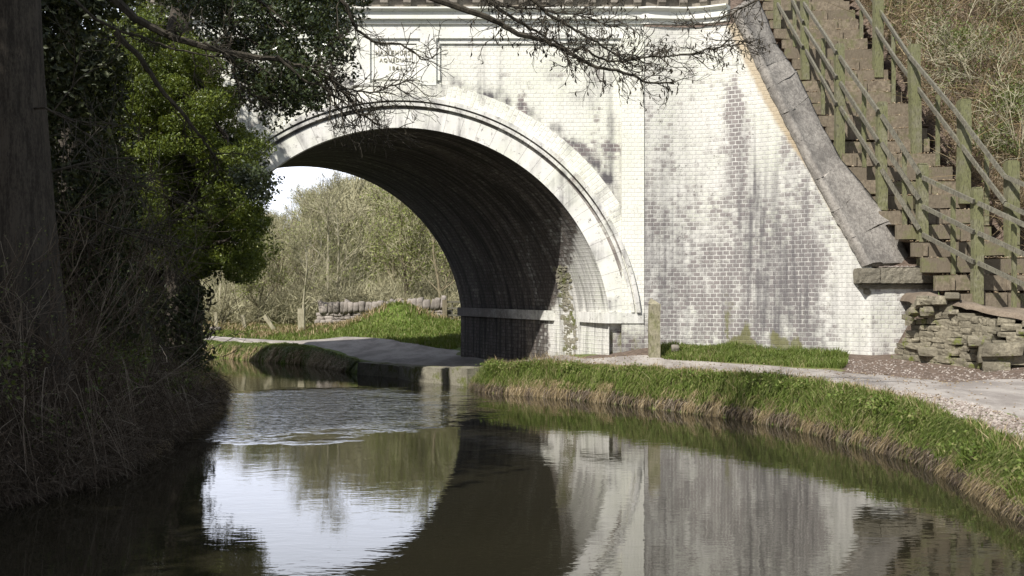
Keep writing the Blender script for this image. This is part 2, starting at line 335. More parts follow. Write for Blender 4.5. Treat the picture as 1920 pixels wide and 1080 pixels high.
# ---------------------------------------------------------------- the lie of the land
YN, YF = 26.0, 34.0                                      # near and far faces of the aqueduct
CX, CZ, R0 = -2.53, 1.218, 4.755                         # near arch circle
CXF, CZF, RF = -6.23, 1.30, 4.755                        # far arch circle (skew barrel)
ZI = 1.81                                                # springing
right_edge = [(7.5, -40), (5.2, -10), (4.3, 0), (4.35, 5)] + [tuple(W(*p)[:2]) for p in ((2050, 1062), (1918, 976), (1863, 947), (1826, 924), (1752, 882), (1659, 850), (1567, 826), (1492, 805), (1400, 789), (1270, 772), (1100, 752), (1000, 743), (900, 734), (868, 719), (780, 715))] + [(-3.15, 31.4), (-4.3, 32.7), (-6.6, 37.5), (-7.7, 38.8), (-9.6, 41.2), (-11.8, 43.4), (-20, 48), (-45, 56), (-120, 70)]
left_edge = [(-9, -40), (-7.4, -10), (-7, 0), (-6.4, 6), (-5.6, 9.5), (-5.05, 11.5), (-4.75, 12.4), (-4.7, 13.4), (-4.97, 15.5), (-5.25, 18.1), (-5.5, 20.8), (-5.95, 23.4), (-6.5, 24.6), (-6.95, 26), (-10.6, 34), (-13.2, 38.5), (-17, 42), (-24, 45), (-45, 50), (-120, 62)]
right_edge = smooth_line(right_edge, 4); left_edge = smooth_line(left_edge, 4)
canal_poly = np.vstack((right_edge, left_edge[::-1]))
def seg_dist(x, y, line):
    d = np.full(x.shape, 1e9)
    for (x0, y0), (x1, y1) in zip(line[:-1], line[1:]):
        vx, vy = x1-x0, y1-y0; t = np.clip(((x-x0)*vx+(y-y0)*vy)/(vx*vx+vy*vy+1e-12), 0, 1)
        d = np.minimum(d, np.hypot(x-x0-t*vx, y-y0-t*vy))
    return d
path_front = [(1920, 792, 13.8), (1844, 769, 15), (1747, 744, 16.3), (1678, 736, 17.0), (1553, 716, 19.0), (1434, 706, 20.7), (1327, 698, 22.1), (1246, 691, 23.1), (1168, 685, 24.2), (1115, 683, 24.9), (1000, 681, 26.4), (905, 685, 28.0)]
path_back = [(1920, 711, 19), (1789, 715, 19.5), (1678, 707, 20.6), (1578, 697, 21.5), (1434, 685, 23.2), (1240, 675, 24.9), (1109, 674, 25.75)]
ctrl = [P(*p) for p in path_front+path_back]
ctrl += [P(*p) for p in ((1300, 700, 21.9), (1300, 652, 25.5), (1600, 726, 18), (1600, 668, 23.6), (1920, 839, 12.2), (1920, 690, 20.2), (1450, 655, 25), (1225, 660, 25.2), (1700, 672, 22.8),
   (890, 690, 28.4), (865, 668, 34), (1020, 672, 28.9), (780, 690, 29.8), (680, 682, 32.9), (450, 645, 42), (600, 638, 43.8), (400, 638, 45), (450, 615, 50), (600, 614, 50), (840, 609, 47), (735, 618, 43), (735, 598, 45.5), (560, 650, 39))]
ctrl += [np.array(p) for p in ((5.5, 8, .5), (6, 2, .5), (7, -8, .55), (9, 6, .6), (14, 0, 1), (9, 13, .72), (13, 16, 1.1), (25, 10, 1.6), (25, 30, 1.4), (10, 40, 1.3), (0, 38, .75), (2, 48, 1.3), (-20, 60, 1.5), (10, 60, 1.8), (-40, 60, 1.4), (-12, 60, 1.6), (9, -25, .7), (30, -20, 1.5))]
ctrl = np.array(ctrl)
def tps_fit(c):
    n = len(c); r2 = ((c[:, None, :2]-c[None, :, :2])**2).sum(-1); K = r2*np.log(r2+1e-9)*.5+np.eye(n)*.15
    Pm = np.c_[np.ones(n), c[:, :2]]; A = np.block([[K, Pm], [Pm.T, np.zeros((3, 3))]])
    return np.linalg.solve(A, np.r_[c[:, 2], 0, 0, 0])
tpsw = tps_fit(ctrl)
def tps(x, y):
    s = x.shape; x = x.ravel(); y = y.ravel(); out = np.zeros(len(x))
    for i, c in enumerate(ctrl):
        r2 = (x-c[0])**2+(y-c[1])**2; out += tpsw[i]*r2*np.log(r2+1e-9)*.5
    n = len(ctrl); return (out+tpsw[n]+tpsw[n+1]*x+tpsw[n+2]*y).reshape(s)
def H(x, y):
    x = np.atleast_1d(np.asarray(x, float)); y = np.atleast_1d(np.asarray(y, float))
    x, y = np.broadcast_arrays(x, y)
    dR = seg_dist(x, y, right_edge); dL = seg_dist(x, y, left_edge); water = inpoly(x, y, canal_poly)
    cxr = np.clip(x, -30, 30); cyr = np.clip(y, -25, 62)
    r = np.clip(tps(cxr, cyr), .3, 2.2)-.07*np.exp(-((cxr+1.8)/1.5)**2-((cyr-29.5)/2)**2)+.03*(vnoise(x*1.3, y*1.3)-.5)
    l = .42+np.clip(dL, 0, 12)*.12+.15*(vnoise(x*.8, y*.8, 3.3)-.5)
    land = np.where(dR < dL, r, l)
    far = sm(y, 55, 175)*(6+8*sm(x+.19*y, -12, 8))*sm(60-abs(x+14), -60, 40)+sm(y, 180, 700)*22
    d = np.minimum(dR, dL)
    land = land+.62*np.exp(-((x+4.6)/1.4)**2-((y-46.2)/1.5)**2)
    z = np.where(water, -.15-1.0*sm(d, 0, 1.2), land*(.25+.75*sm(d, .05, .38))-.15*(1-sm(d, 0, .06)))
    return z+far
# wing wall in plan (base line), near end first
wing = smooth_line([(2.975, 25.93), (3.8, 25.85), (4.6, 25.55), (5.6, 24.95), (6.5, 24.25), (7.36, 23.5)], 16)
BAT = .035
def bat(x): return BAT*(.12+.88*sm(x, 3.0, 4.4))
cop_lo = np.array([(1375, 30), (1435, 157), (1482, 245), (1503, 290), (1567, 409), (1618, 500)], float)
def stair_z(y): return 2.26+.85*(np.asarray(y, float)-22.5)
def wing_top(x, y):
    """height of the wall top above base point (x, y)"""
    z = 4.
    for _ in range(6):
        yy = y+float(bat(x))*z; px = 960+x*FPX/yy
        py = np.interp(px, cop_lo[:, 0], cop_lo[:, 1]) if px > 1375 else 30-(1375-px)*2.2
        z = EYE-(py-HY)*yy/FPX
    return min(z, 8.25)
wtop = np.array([wing_top(*p) for p in wing])
def coping_z(x): return np.interp(x, wing[:, 0], wtop, left=8.3, right=2.8)
def wing_y(x): return np.interp(x, wing[:, 0], wing[:, 1], left=26.1, right=23.6)
# ground sheet
def axis(lo, a, b, hi, step):
    m = np.arange(a, b, step); r = [b]; s = step
    while r[-1] < hi: s *= 1.25; r.append(r[-1]+s)
    l = [a]; s = step
    while l[-1] > lo: s *= 1.25; l.append(l[-1]-s)
    return np.array(l[1:][::-1]+list(m)+r)
gx = axis(-900, -13, 11, 900, .13); gy = axis(-300, 6, 47, 1800, .13)
GX, GY = np.meshgrid(gx, gy, indexing='ij'); GZ = H(GX, GY)
GZ = np.where((abs(GX) > 200) | (GY > 300), GZ+0, GZ)
dr = seg_dist(GX, GY, right_edge); dl = seg_dist(GX, GY, left_edge)
turf = np.where(dr < dl, .55, .15)+np.where(GY > 36, .2, 0)
px_, py_ = topx(np.stack((GX, np.maximum(GY, 1), GZ), -1))
soil = (px_ > 1585) & (GY > 17) & (GY < 24) | ((px_ > 1090) & (px_ < 1245) & (GY > 24.6) & (GY < 26.3))
turf = np.where(soil, 0, turf)
mk = np.zeros(GX.shape+(4,)); mk[..., 0] = turf
ground = mesh('ground', np.stack((GX, GY, GZ), -1).reshape(-1, 3), gridF(len(gx), len(gy)), M['ground'], smooth=True, masks=mk.reshape(-1, 4))
tag(ground, kind='structure')
wv = np.array([(-120, -45, 0), (60, -45, 0), (60, 95, 0), (-120, 95, 0)], float)
tag(mesh('water', wv, np.array([(0, 1, 2, 3)]), M['water']), kind='structure')
# towpath sheet
pf = [tuple(P(*p)[:2]) for p in path_front]; pb = [tuple(P(*p)[:2]) for p in path_back]
pf = [(6.6, -30), (6.1, -8), (5.75, 2), (5.75, 7), (6.0, 10.5)]+pf+[(-2.3, 30.4), (-3.9, 33.1), (-6.3, 38.2), (-8.3, 41.8), (-12.0, 44.6), (-20, 49.4), (-45, 57.5)]
pb = [(9.5, -30), (9.2, -8), (9.0, 2), (9.2, 7), (10.5, 14)]+pb+[(1.0, 28.5), (-1.35, 33.8), (-1.9, 36.5), (-5.5, 41.4), (-8.6, 43.6), (-13, 46.6), (-20, 51.2), (-45, 59.5)]
def arc_resample(l, n):
    l = smooth_line(l, 8); s = np.r_[0, np.cumsum(np.hypot(*np.diff(l, axis=0).T))]
    # even in station index so that the two edges stay abreast
    return np.c_[np.interp(np.linspace(0, s[-1], n), s, l[:, 0]), np.interp(np.linspace(0, s[-1], n), s, l[:, 1])]
def station(l, k=30):
    return smooth_line(l, k)
sf = station(pf[:5]+pf[5:], 30); sb_src = []
# pair stations: both lists are resampled between matching anchors
ia = np.linspace(0, 1, 560); A = arc_resample(pf, 560); B0 = smooth_line(pb, 30)
def nearest_on(l, p, lo):
    d = np.hypot(l[lo:lo+400, 0]-p[0], l[lo:lo+400, 1]-p[1]); return lo+int(d.argmin())
idx = []; lo = 0
for p in A:
    lo = nearest_on(B0, p, lo); idx.append(lo)
from_idx = np.convolve(np.pad(np.array(idx, float), 6, mode='edge'), np.ones(13)/13, 'valid')
Bp = np.c_[np.interp(from_idx, np.arange(len(B0)), B0[:, 0]), np.interp(from_idx, np.arange(len(B0)), B0[:, 1])]
wob = (vnoise(np.arange(560)*.35, 0.)-.5)*.22; dirv = (Bp-A)/np.linalg.norm(Bp-A, axis=1)[:, None]
A = A+dirv*wob[:, None]*.6; Bp = Bp+dirv*(vnoise(np.arange(560)*.3, 9.)-.5)[:, None]*.3
T = np.linspace(0, 1, 26); PV = A[:, None]*(1-T)[None, :, None]+Bp[:, None]*T[None, :, None]
edge = np.minimum(T, 1-T); PZ = H(PV[..., 0], PV[..., 1])+(.028+.07*sm(PV[..., 1], 37, 41))*sm(edge, 0, .06)[None]-.012
path = mesh('towpath', np.concatenate((PV, PZ[..., None]), -1).reshape(-1, 3), gridF(560, 26, flip=True), M['path'], smooth=True)
tag(path, kind='structure')
# embankment behind the wing wall, carrying the steps
ex = np.r_[np.arange(3.3, 16, .16), np.arange(16, 60, 1.5)]; sv = np.r_[np.arange(0, 14, .16), np.arange(14, 30, .8)]
EX, SV = np.meshgrid(ex, sv, indexing='ij')
y0 = wing_y(EX)+.30+BAT*4*sm(7.2-EX, 0, .5)
y0 = np.where(EX > 8.75, 22.6+0*EX-np.clip(EX-9, 0, 9)*.16, y0); EY = y0+SV
LX = lambda D: np.interp(D, [22.2, 24.0, 24.5, 25.3, 29, 32], [8.6, 8.1, 7.93, 7.55, 7.25, 6.98])
RX = lambda D: np.interp(D, [22.2, 23.6, 24.5, 25.4, 29, 32], [11.2, 10.3, 9.85, 9.8, 9.46, 9.36])
def emb_z(x, y):
    ins = np.maximum(sm(x, LX(y)-.5, LX(y)-.1), sm(25.0-y, 0, .4)*sm(x, 7.0, 7.3)*1.6)*sm(RX(y)+.45-x, 0, .35)
    up = np.minimum(stair_z(y), 12.5)-.42*ins
    side = np.minimum(coping_z(x)-.28, 9.3)*sm(7.3-x, 0, .5)
    ystart = wing_y(x)+1.8
    z = np.where(x < 7.3, np.maximum(up, np.where(y < ystart, side, side-.6*(y-ystart))), up)
    z = np.where(y > 36, 12.5-.6*(y-36), z)
    return z
EZ = emb_z(EX, EY)+.12*(vnoise(EX*1.6, EY*1.6)-.5)*(EX > 9.9)+.25*(vnoise(EX*.7, EY*.7, 7)-.5)*(EX > 10.2)-.1
EZ[:, 0] = np.where(ex > 8.75, .6, EZ[:, 0]-.1)
emk = np.zeros(EX.shape+(4,)); emk[..., 0] = .1
tag(mesh('embankment', np.stack((EX, EY, EZ), -1).reshape(-1, 3), gridF(len(ex), len(sv)), M['ground'], smooth=True, masks=emk.reshape(-1, 4)), kind='structure')
# left embankment (behind the trees)
exl = np.arange(-60, -12.2, .8); evl = np.arange(0, 26, .5); XL, YL = np.meshgrid(exl, evl, indexing='ij'); YL = YL+24+.0*XL
ZL = np.minimum(np.minimum(.6+(YL-24)*1.4, 8.6), 8.6-(YL-33.5)*1.1)
tag(mesh('embankment', np.stack((XL, YL, ZL+.3*(vnoise(XL, YL)-.5)), -1).reshape(-1, 3), gridF(len(exl), len(evl)), M['ground'], smooth=True, masks=np.tile((.5, 0, 0, 0), (XL.size, 1))), kind='structure')
# ---------------------------------------------------------------- the aqueduct
aq = empty('aqueduct', (CX, YN, 0), 'whitewashed brick aqueduct with a wide skew arch over the canal and towpath', 'aqueduct')
def blob(px, py, cx, cy, rx, ry): return np.exp(-((px-cx)/rx)**2-((py-cy)/ry)**2)
def zz(py, D=YN): return EYE-(py-HY)*D/FPX
def xx(px, D=YN): return (px-960)*D/FPX
def uvxz(V): return np.stack((V[:, 0]+V[:, 1]*.7, V[:, 2]), 1)
# masks: wash, soot and painted groove shadow, rust, moss
def masks_face(V):
    px, py = topx(V); m = np.zeros((len(V), 4)); m[:, 0] = .93
    m[:, 0] -= .2*blob(px, py, 1110, 300, 60, 90)
    m[:, 1] = .35*blob(px, py, 1140, 330, 30, 80)+.12*vnoise(px/60, py/90)
    rr = np.hypot(px-750, (py-635))/1.; e = np.exp(-((rr-486)/13)**2)*vnoise(px/14, py/14, 4)**1.5; m[:, 1] += 1.3*e; m[:, 0] -= .5*e; m[:, 1] += .3*sm(vnoise(px/13, py/150, 9), .55, .85)+.25*sm(vnoise(px/45, py/45, 11), .6, .8); m[:, 0] -= .35*sm(vnoise(px/35, py/35, 5), .55, .85)
    low = sm(py, 600, 625); m[:, 0] = m[:, 0]*(1-low)+.45*low; m[:, 1] += low*.3; m[:, 3] = .45*low*(py > 620)
    return m
YB = YN+.06                                               # spandrel panel plane
th = np.radians(np.r_[np.linspace(-8, 188, 330)])
xl, xr, zb, zt = xx(275), xx(1207), .2, zz(18)
rows = []
arc_s = math.asin((ZI-CZ)/R0)
def inner(t, r=R0): return np.array((CX+r*math.cos(t), CZ+r*math.sin(t)))
fan = []
for t in th:
    c, s = math.cos(t), math.sin(t); r1 = 1e9
    if c > 1e-6: r1 = min(r1, (xr-CX)/c)
    if c < -1e-6: r1 = min(r1, (xl-CX)/c)
    if s > 1e-6: r1 = min(r1, (zt-CZ)/s)
    if s < -1e-6: r1 = min(r1, (zb-CZ)/s)
    rin = R0
    if t < arc_s or t > math.pi-arc_s: rin = math.cos(arc_s)*R0/abs(c)       # plumb jamb below the springing
    fan.append([(CX+c*r, YB, CZ+s*r) for r in np.linspace(rin, max(r1, rin+.01), 60)])
fan = np.array(fan).reshape(-1, 3)
mesh('spandrel_wall', fan, gridF(len(th), 60, flip=True), M['brick'], aq, uv=uvxz(fan), masks=masks_face(fan))
def ring(name, r0, r1, y0, y1, mat, mask, a0=None, n=150, z0=ZI):
    """arch band between radii r0 and r1, from y0 (front) back to y1"""
    V = []; aa0 = math.asin((z0-CZ)/r0)
    for i in range(n):
        f = i/(n-1)
        q = []
        for r, y in ((r0, y1), (r0, y0), (r1, y0), (r1, y1)):
            a = math.asin((z0-CZ)/r); t = a+(math.pi-2*a)*f; q.append((CX+r*math.cos(t), y, CZ+r*math.sin(t)))
        V += q
    V = np.array(V); F = []
    for k in range(4):
        i = np.arange(n-1)*4; F.append(np.stack((i+k, i+(k+1) % 4, i+4+(k+1) % 4, i+4+k), 1))
    F.append(np.array([(3, 2, 1, 0), (4*n-4, 4*n-3, 4*n-2, 4*n-1)]))
    a = np.arctan2(V[:, 2]-CZ, V[:, 0]-CX); rr = np.hypot(V[:, 0]-CX, V[:, 2]-CZ)
    return mesh(name, V, [np.concatenate(F[:4]), F[4]], mat, aq, uv=np.stack((rr*1.0+V[:, 1], a*R0), 1), masks=mask(V))
k = YN/FPX
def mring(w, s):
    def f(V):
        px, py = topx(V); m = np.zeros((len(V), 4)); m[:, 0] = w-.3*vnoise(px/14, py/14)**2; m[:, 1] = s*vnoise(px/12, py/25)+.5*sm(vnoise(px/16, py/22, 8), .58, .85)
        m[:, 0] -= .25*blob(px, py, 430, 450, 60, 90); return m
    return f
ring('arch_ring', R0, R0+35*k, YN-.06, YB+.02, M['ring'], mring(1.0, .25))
ring('arch_moulding', R0+35*k, R0+41*k, YN-.01, YB+.02, M['ring'], mring(.45, .9))  # groove: thin wash and dark mask paint its shadow line
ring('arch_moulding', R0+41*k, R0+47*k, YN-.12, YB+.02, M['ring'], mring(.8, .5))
ring('arch_moulding', R0+47*k, R0+50*k, YN-.05, YB+.02, M['ring'], mring(.45, .9))  # second groove, shadow line painted in with the dark mask
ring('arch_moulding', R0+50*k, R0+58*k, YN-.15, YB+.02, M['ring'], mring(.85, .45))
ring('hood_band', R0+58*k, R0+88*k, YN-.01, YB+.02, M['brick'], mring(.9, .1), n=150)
# barrel: loft between the near and far circles
na, nb = 130, 46; Vb = []; Ub = []
prof = []
zg = .15
for i in range(6): prof.append(('j', 1, zg+(ZI-zg)*i/6))
for i in range(na): prof.append(('a', math.pi*0+arc_s+(math.pi-2*arc_s)*i/(na-1), 0))
for i in range(6): prof.append(('j', -1, ZI+(zg-ZI)*(i+1)/6))
hs = R0*math.cos(arc_s)
Ln = []; s = 0; prev = None
for kd, a, z in prof:
    p = (hs*a, z) if kd == 'j' else (R0*math.cos(a), CZ+R0*math.sin(a))
    if prev: s += math.hypot(p[0]-prev[0], p[1]-prev[1])
    prev = p; Ln.append((p[0], p[1], s))
Ln = np.array(Ln); tb = np.linspace(0, 1, nb)
Vb = np.stack([np.stack((CX+(CXF-CX)*t+Ln[:, 0], np.full(len(Ln), YN-.055+(YF-YN+.055)*t), Ln[:, 1]+(CZF-CZ)*t), 1) for t in tb])
Ub = np.stack([np.stack((np.full(len(Ln), t*8.8), Ln[:, 2]), 1) for t in tb])
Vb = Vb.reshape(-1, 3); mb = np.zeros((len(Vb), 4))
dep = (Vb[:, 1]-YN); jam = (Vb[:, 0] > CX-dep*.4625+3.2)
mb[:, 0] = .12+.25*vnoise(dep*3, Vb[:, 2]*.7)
near = jam*sm(2.9-dep+.5*(vnoise(Vb[:, 2]*2, dep)-.5), 0, .7)*sm(3.9-Vb[:, 2]-dep*.75, 0, .5); mb[:, 0] = mb[:, 0]*(1-near)+(1.25+.35*vnoise(dep*5, Vb[:, 2]*.5))*near  # whitewash kept to the sunlit part of the jamb; shaded vault coloured dark
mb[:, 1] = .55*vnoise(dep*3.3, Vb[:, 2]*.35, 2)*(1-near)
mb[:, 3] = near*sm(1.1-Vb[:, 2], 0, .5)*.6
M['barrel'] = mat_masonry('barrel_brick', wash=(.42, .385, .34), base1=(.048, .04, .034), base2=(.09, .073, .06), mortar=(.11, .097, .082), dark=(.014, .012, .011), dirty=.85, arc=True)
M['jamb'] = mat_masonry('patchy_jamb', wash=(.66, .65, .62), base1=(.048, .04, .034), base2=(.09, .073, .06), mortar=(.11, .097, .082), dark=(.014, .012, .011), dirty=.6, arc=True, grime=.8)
rows_n = len(Ln)
fb = gridF(nb, rows_n); cen = Vb[fb].mean(1); isn = (cen[:, 1] < YN+3.3) & (cen[:, 2] < 4.0) & (cen[:, 0] > CX+3.0-(cen[:, 1]-YN)*.4625)
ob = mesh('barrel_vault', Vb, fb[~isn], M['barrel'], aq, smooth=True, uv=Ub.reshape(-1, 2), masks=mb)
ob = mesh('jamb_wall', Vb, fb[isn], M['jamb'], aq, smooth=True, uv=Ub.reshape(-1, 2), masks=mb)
# imposts along both jambs, turned onto the face
def impost(side):
    m = MB(); pr = .10; zh = (zz(606), zz(586))
    x0 = CX+side*hs; n = 12; 
    face_x = xx(1206) if side > 0 else xx(1206-2*(1206-750)-20)
    segs = [(0, 1.16), (2.42, 8.0)] if side > 0 else [(0, 8.0)]
    for y0, y1 in segs:
        a = np.array((x0-side*pr, YN+(y0 if y0 else -.10))); 
        xa = x0-.4625*y0; xb = x0-.4625*y1; ya, yb_ = (YN+y0 if y0 else YN-.10), YN+y1
        dz = .09*y0/8, .09*y1/8
        V = [(xa-side*pr, ya, zh[0]+dz[0]), (xa+side*.1, ya, zh[0]+dz[0]), (xa+side*.1, ya, zh[1]+dz[0]), (xa-side*pr, ya, zh[1]+dz[0]),
             (xb-side*pr, yb_, zh[0]+dz[1]), (xb+side*.1, yb_, zh[0]+dz[1]), (xb+side*.1, yb_, zh[1]+dz[1]), (xb-side*pr, yb_, zh[1]+dz[1])]
        m.add(V, np.array([(0, 1, 2, 3), (7, 6, 5, 4), (0, 4, 5, 1), (3, 2, 6, 7), (0, 3, 7, 4), (1, 5, 6, 2)]))
    x1, x2 = sorted((x0+side*.1, face_x)); m.box((x1, YN-.10, zh[0]), (x2, YN+.09, zh[1]))
    V = np.concatenate(m.V); mk = np.zeros((len(V), 4)); mk[:, 0] = np.where(V[:, 1] > YN+3, .15, .72); mk[:, 1] = .35
    m.build('impost', M['render'], aq, uv=uvxz(V), masks=mk)
impost(1); impost(-1)
# pier face under the impost, set back, then pilasters, frieze and cornice
def slab(name, x0, x1, z0, z1, y0, y1, mat=M['render'], w=.97, s=.08, mo=0, nx=2, nz=24):
    xs = np.linspace(x0, x1, nx); zs = np.linspace(z0, z1, nz); V = [(x, y0, z) for x in xs for z in zs]; F = [gridF(nx, nz)]
    n = len(V); V += [(x0, y1, z0), (x1, y1, z0), (x1, y1, z1), (x0, y1, z1), (x0, y0, z0), (x1, y0, z0), (x1, y0, z1), (x0, y0, z1)]
    F.append(np.array([(4, 5, 1, 0), (5, 6, 2, 1), (6, 7, 3, 2), (7, 4, 0, 3)])+n); V = np.array(V)
    px, py = topx(V); mk = np.zeros((len(V), 4)); mk[:, 0] = w-.1*vnoise(px/15, py/40); mk[:, 1] = s*vnoise(px/10, py/30)*2+.5*sm(py, 560, 640)*(s > 0); mk[:, 3] = mo*sm(py, 600, 660)
    mk[:, 0] -= .5*sm(py, 610, 625)
    return mesh(name, V, [np.concatenate((F[0][:, ::1], F[1]))], mat, aq, uv=uvxz(V), masks=mk)
MX = 741                                                   # the name panel's centre line: the front is symmetrical about it
for a, b, z0, lab in ((1165, 1207, zz(690), 0), (788, 818, zz(160), 0)):
    for sgn in (1, -1):
        p0, p1 = (a, b) if sgn > 0 else (2*MX-b, 2*MX-a)
        z_ = z0
        slab('pilaster', xx(p0), xx(p1), z_, zz(72), YN-.075 if a > 1000 else YN-.02, YB+.02, M['brick'] if a > 1000 else M['render'], .97, .06, .5)
slab('frieze', xx(275), xx(1207), zz(72), zz(46), YN-.02, YB+.02, nx=30)
# inner fillets round each recessed panel
def fillet(p0, p1, ytop, ybot, close=False):
    m = MB(); e = 7*k
    m.box((xx(p0), YN+.022, zz(ytop)-e*1.3), (xx(p1), YB+.02, zz(ytop)))
    m.box((xx(p0), YN+.022, zz(ybot)), (xx(p0)+e, YB+.02, zz(ytop)-e*1.3)); m.box((xx(p1)-e, YN+.022, zz(ybot)), (xx(p1), YB+.02, zz(ytop)-e*1.3))
    V = np.concatenate(m.V); mk = np.tile((.8, .1, 0, 0), (len(V), 1)).astype(float); m.build('panel_fillet', M['render'], aq, uv=uvxz(V), masks=mk)
fillet(818, 1165, 72, 150); fillet(2*MX-1165, 2*MX-818, 72, 150); fillet(694, 788, 72, 150)
# name tablet and its cut letters
tb_ = slab('name_tablet', xx(702), xx(780), zz(148), zz(84), YN+.035, YB+.01, M['render'], .95, .0)
def letters(txt, px, py, hpx, wpx):
    cu = bpy.data.curves.new('inscription', 'FONT'); cu.body = txt; cu.size = 1; cu.extrude = .06; cu.offset = .012; cu.resolution_u = 2; cu.space_character = 1.25
    to = bpy.data.objects.new('tmp', cu); sc.collection.objects.link(to); bpy.context.view_layer.update()
    me = bpy.data.meshes.new_from_object(to.evaluated_get(bpy.context.evaluated_depsgraph_get())); bpy.data.objects.remove(to)
    V = np.array([v.co[:] for v in me.vertices]); lo, hi = V.min(0), V.max(0)
    sx = wpx*k/(hi[0]-lo[0]); sz = hpx*k/(hi[1]-lo[1])
    N = np.c_[(V[:, 0]-(lo[0]+hi[0])/2)*sx+xx(px), YN+.028-V[:, 2]*.08, (V[:, 1]-lo[1])*sz+zz(py)]
    for v, c in zip(me.vertices, N): v.co = c
    me.materials.clear(); return link('inscription', me, M['letter'], aq)
t = NT('faded_lettering'); t.prin(t.mix(t.ss(t.noise(t.coord(), 14, 4), .35, .65), (.13, .12, .085), (.42, .40, .32)), .9); M['letter'] = t.m
letters('HAZLEHURST', 740, 103, 9, 72); letters('AQUEDUCT', 741, 117, 8.5, 60); letters('1841', 741, 131, 7.5, 22)
# cornice and corbel table swept along the front and round the wing
wi = [i for i in range(len(wing)) if 960+wing[i][0]*FPX/(wing[i][1]+BAT*8) < 1368]
sweep = [(xx(275), YN)]+[(x, YN) for x in np.linspace(xx(300), 2.9, 14)]+[(wing[i][0], wing[i][1]+float(bat(wing[i][0]))*7.5) for i in wi[2:]]
sweep = np.array(sweep)
tn = np.gradient(sweep, axis=0); tn /= np.linalg.norm(tn, axis=1)[:, None]; nrm = np.c_[tn[:, 1], -tn[:, 0]]
def swept(name, prof, mat, w=.95, s=.1, mo=0):
    """prof: closed list of (out, z)"""
    V = np.array([[(p[0]+n[0]*o, p[1]+n[1]*o, z) for o, z in prof] for p, n in zip(sweep, nrm)]); a, b = V.shape[:2]
    i, j = np.meshgrid(np.arange(a-1), np.arange(b), indexing='ij')
    F = np.stack((i*b+j, i*b+(j+1) % b, (i+1)*b+(j+1) % b, (i+1)*b+j), -1).reshape(-1, 4)[:, ::-1]
    V = V.reshape(-1, 3); mk = np.zeros((len(V), 4)); mk[:, 0] = w-.12*vnoise(V[:, 0]*5, V[:, 2]*5); mk[:, 1] = s; mk[:, 3] = mo
    caps = [np.array([list(range(b)), [a*b-1-q for q in range(b)]])]
    return mesh(name, V, [F]+caps, mat, aq, uv=uvxz(V), masks=mk)
swept('cornice', [(-.1, zz(46)), (.06, zz(46)), (.06, zz(38.5)), (.13, zz(37.5)), (.13, zz(25)), (.22, zz(20)), (.22, zz(17)), (-.1, zz(17))], M['render'], 1.0, .05)
swept('corbel_backing', [(-.1, zz(17)+.003), (.05, zz(17)+.003), (.05, zz(-12)), (-.1, zz(-12))], M['corbel'])
swept('parapet', [(-.3, zz(-12)+.003), (.24, zz(-12)+.003), (.24, zz(-46)), (.32, zz(-46)), (.32, zz(-58)), (-.4, zz(-58)), (-.4, zz(-46)), (-.3, zz(-46))], M['corbel'])
cl = np.r_[0, np.cumsum(np.hypot(*np.diff(sweep, axis=0).T))]; pos = .2
while pos < cl[-1]-.1:
    x = np.interp(pos, cl, sweep[:, 0]); y = np.interp(pos, cl, sweep[:, 1]); tx = np.interp(pos, cl, tn[:, 0]); ty = np.interp(pos, cl, tn[:, 1])
    m = MB(); hw = .085; nx_, ny_ = ty, -tx; z0, z1 = zz(16)+.002, zz(-12); V = []
    for s_ in (-hw, hw):
        for o, z in ((.06, z0), (.19, z0+.035), (.225, z0+.08), (.225, z1), (.045, z1), (.045, z0)): V.append((x+tx*s_+nx_*o, y+ty*s_+ny_*o, z))
    F4 = np.array([(i, (i+1) % 6, 6+(i+1) % 6, 6+i) for i in range(6)])[:, ::-1]; m.add(V, [F4, np.array([(0, 1, 2, 3, 4, 5), (11, 10, 9, 8, 7, 6)])])
    m.build('corbel', M['corbel'], aq); pos += 43*k
# roof slab over the barrel and the far face
V = [(xl, YB+.03, zz(-12)), (xr, YB+.03, zz(-12)), (xr, YF, zz(-12)), (xl-3.7, YF, zz(-12))]
mesh('canal_trough', V, np.array([(0, 1, 2, 3)]), M['corbel'], aq)
ff = []; 
for t_ in th:
    c, s = math.cos(t_), math.sin(t_); r1 = 1e9; X0, X1 = -19., 5.
    if c > 1e-6: r1 = min(r1, (X1-CXF)/c)
    if c < -1e-6: r1 = min(r1, (X0-CXF)/c)
    if s > 1e-6: r1 = min(r1, (zz(-62)-CZF)/s)
    if s < -1e-6: r1 = min(r1, (.2-CZF)/s)
    rin = RF if arc_s <= t_ <= math.pi-arc_s else math.cos(arc_s)*RF/abs(c)
    ff.append([(CXF+c*r, YF, CZF+s*r) for r in (rin, max(r1, rin+.01))])
ff = np.array(ff).reshape(-1, 3); mkf = np.tile((.4, .2, 0, 0), (len(ff), 1)).astype(float)
mesh('far_wall', ff, gridF(len(th), 2), M['brick'], aq, uv=uvxz(ff), masks=mkf)
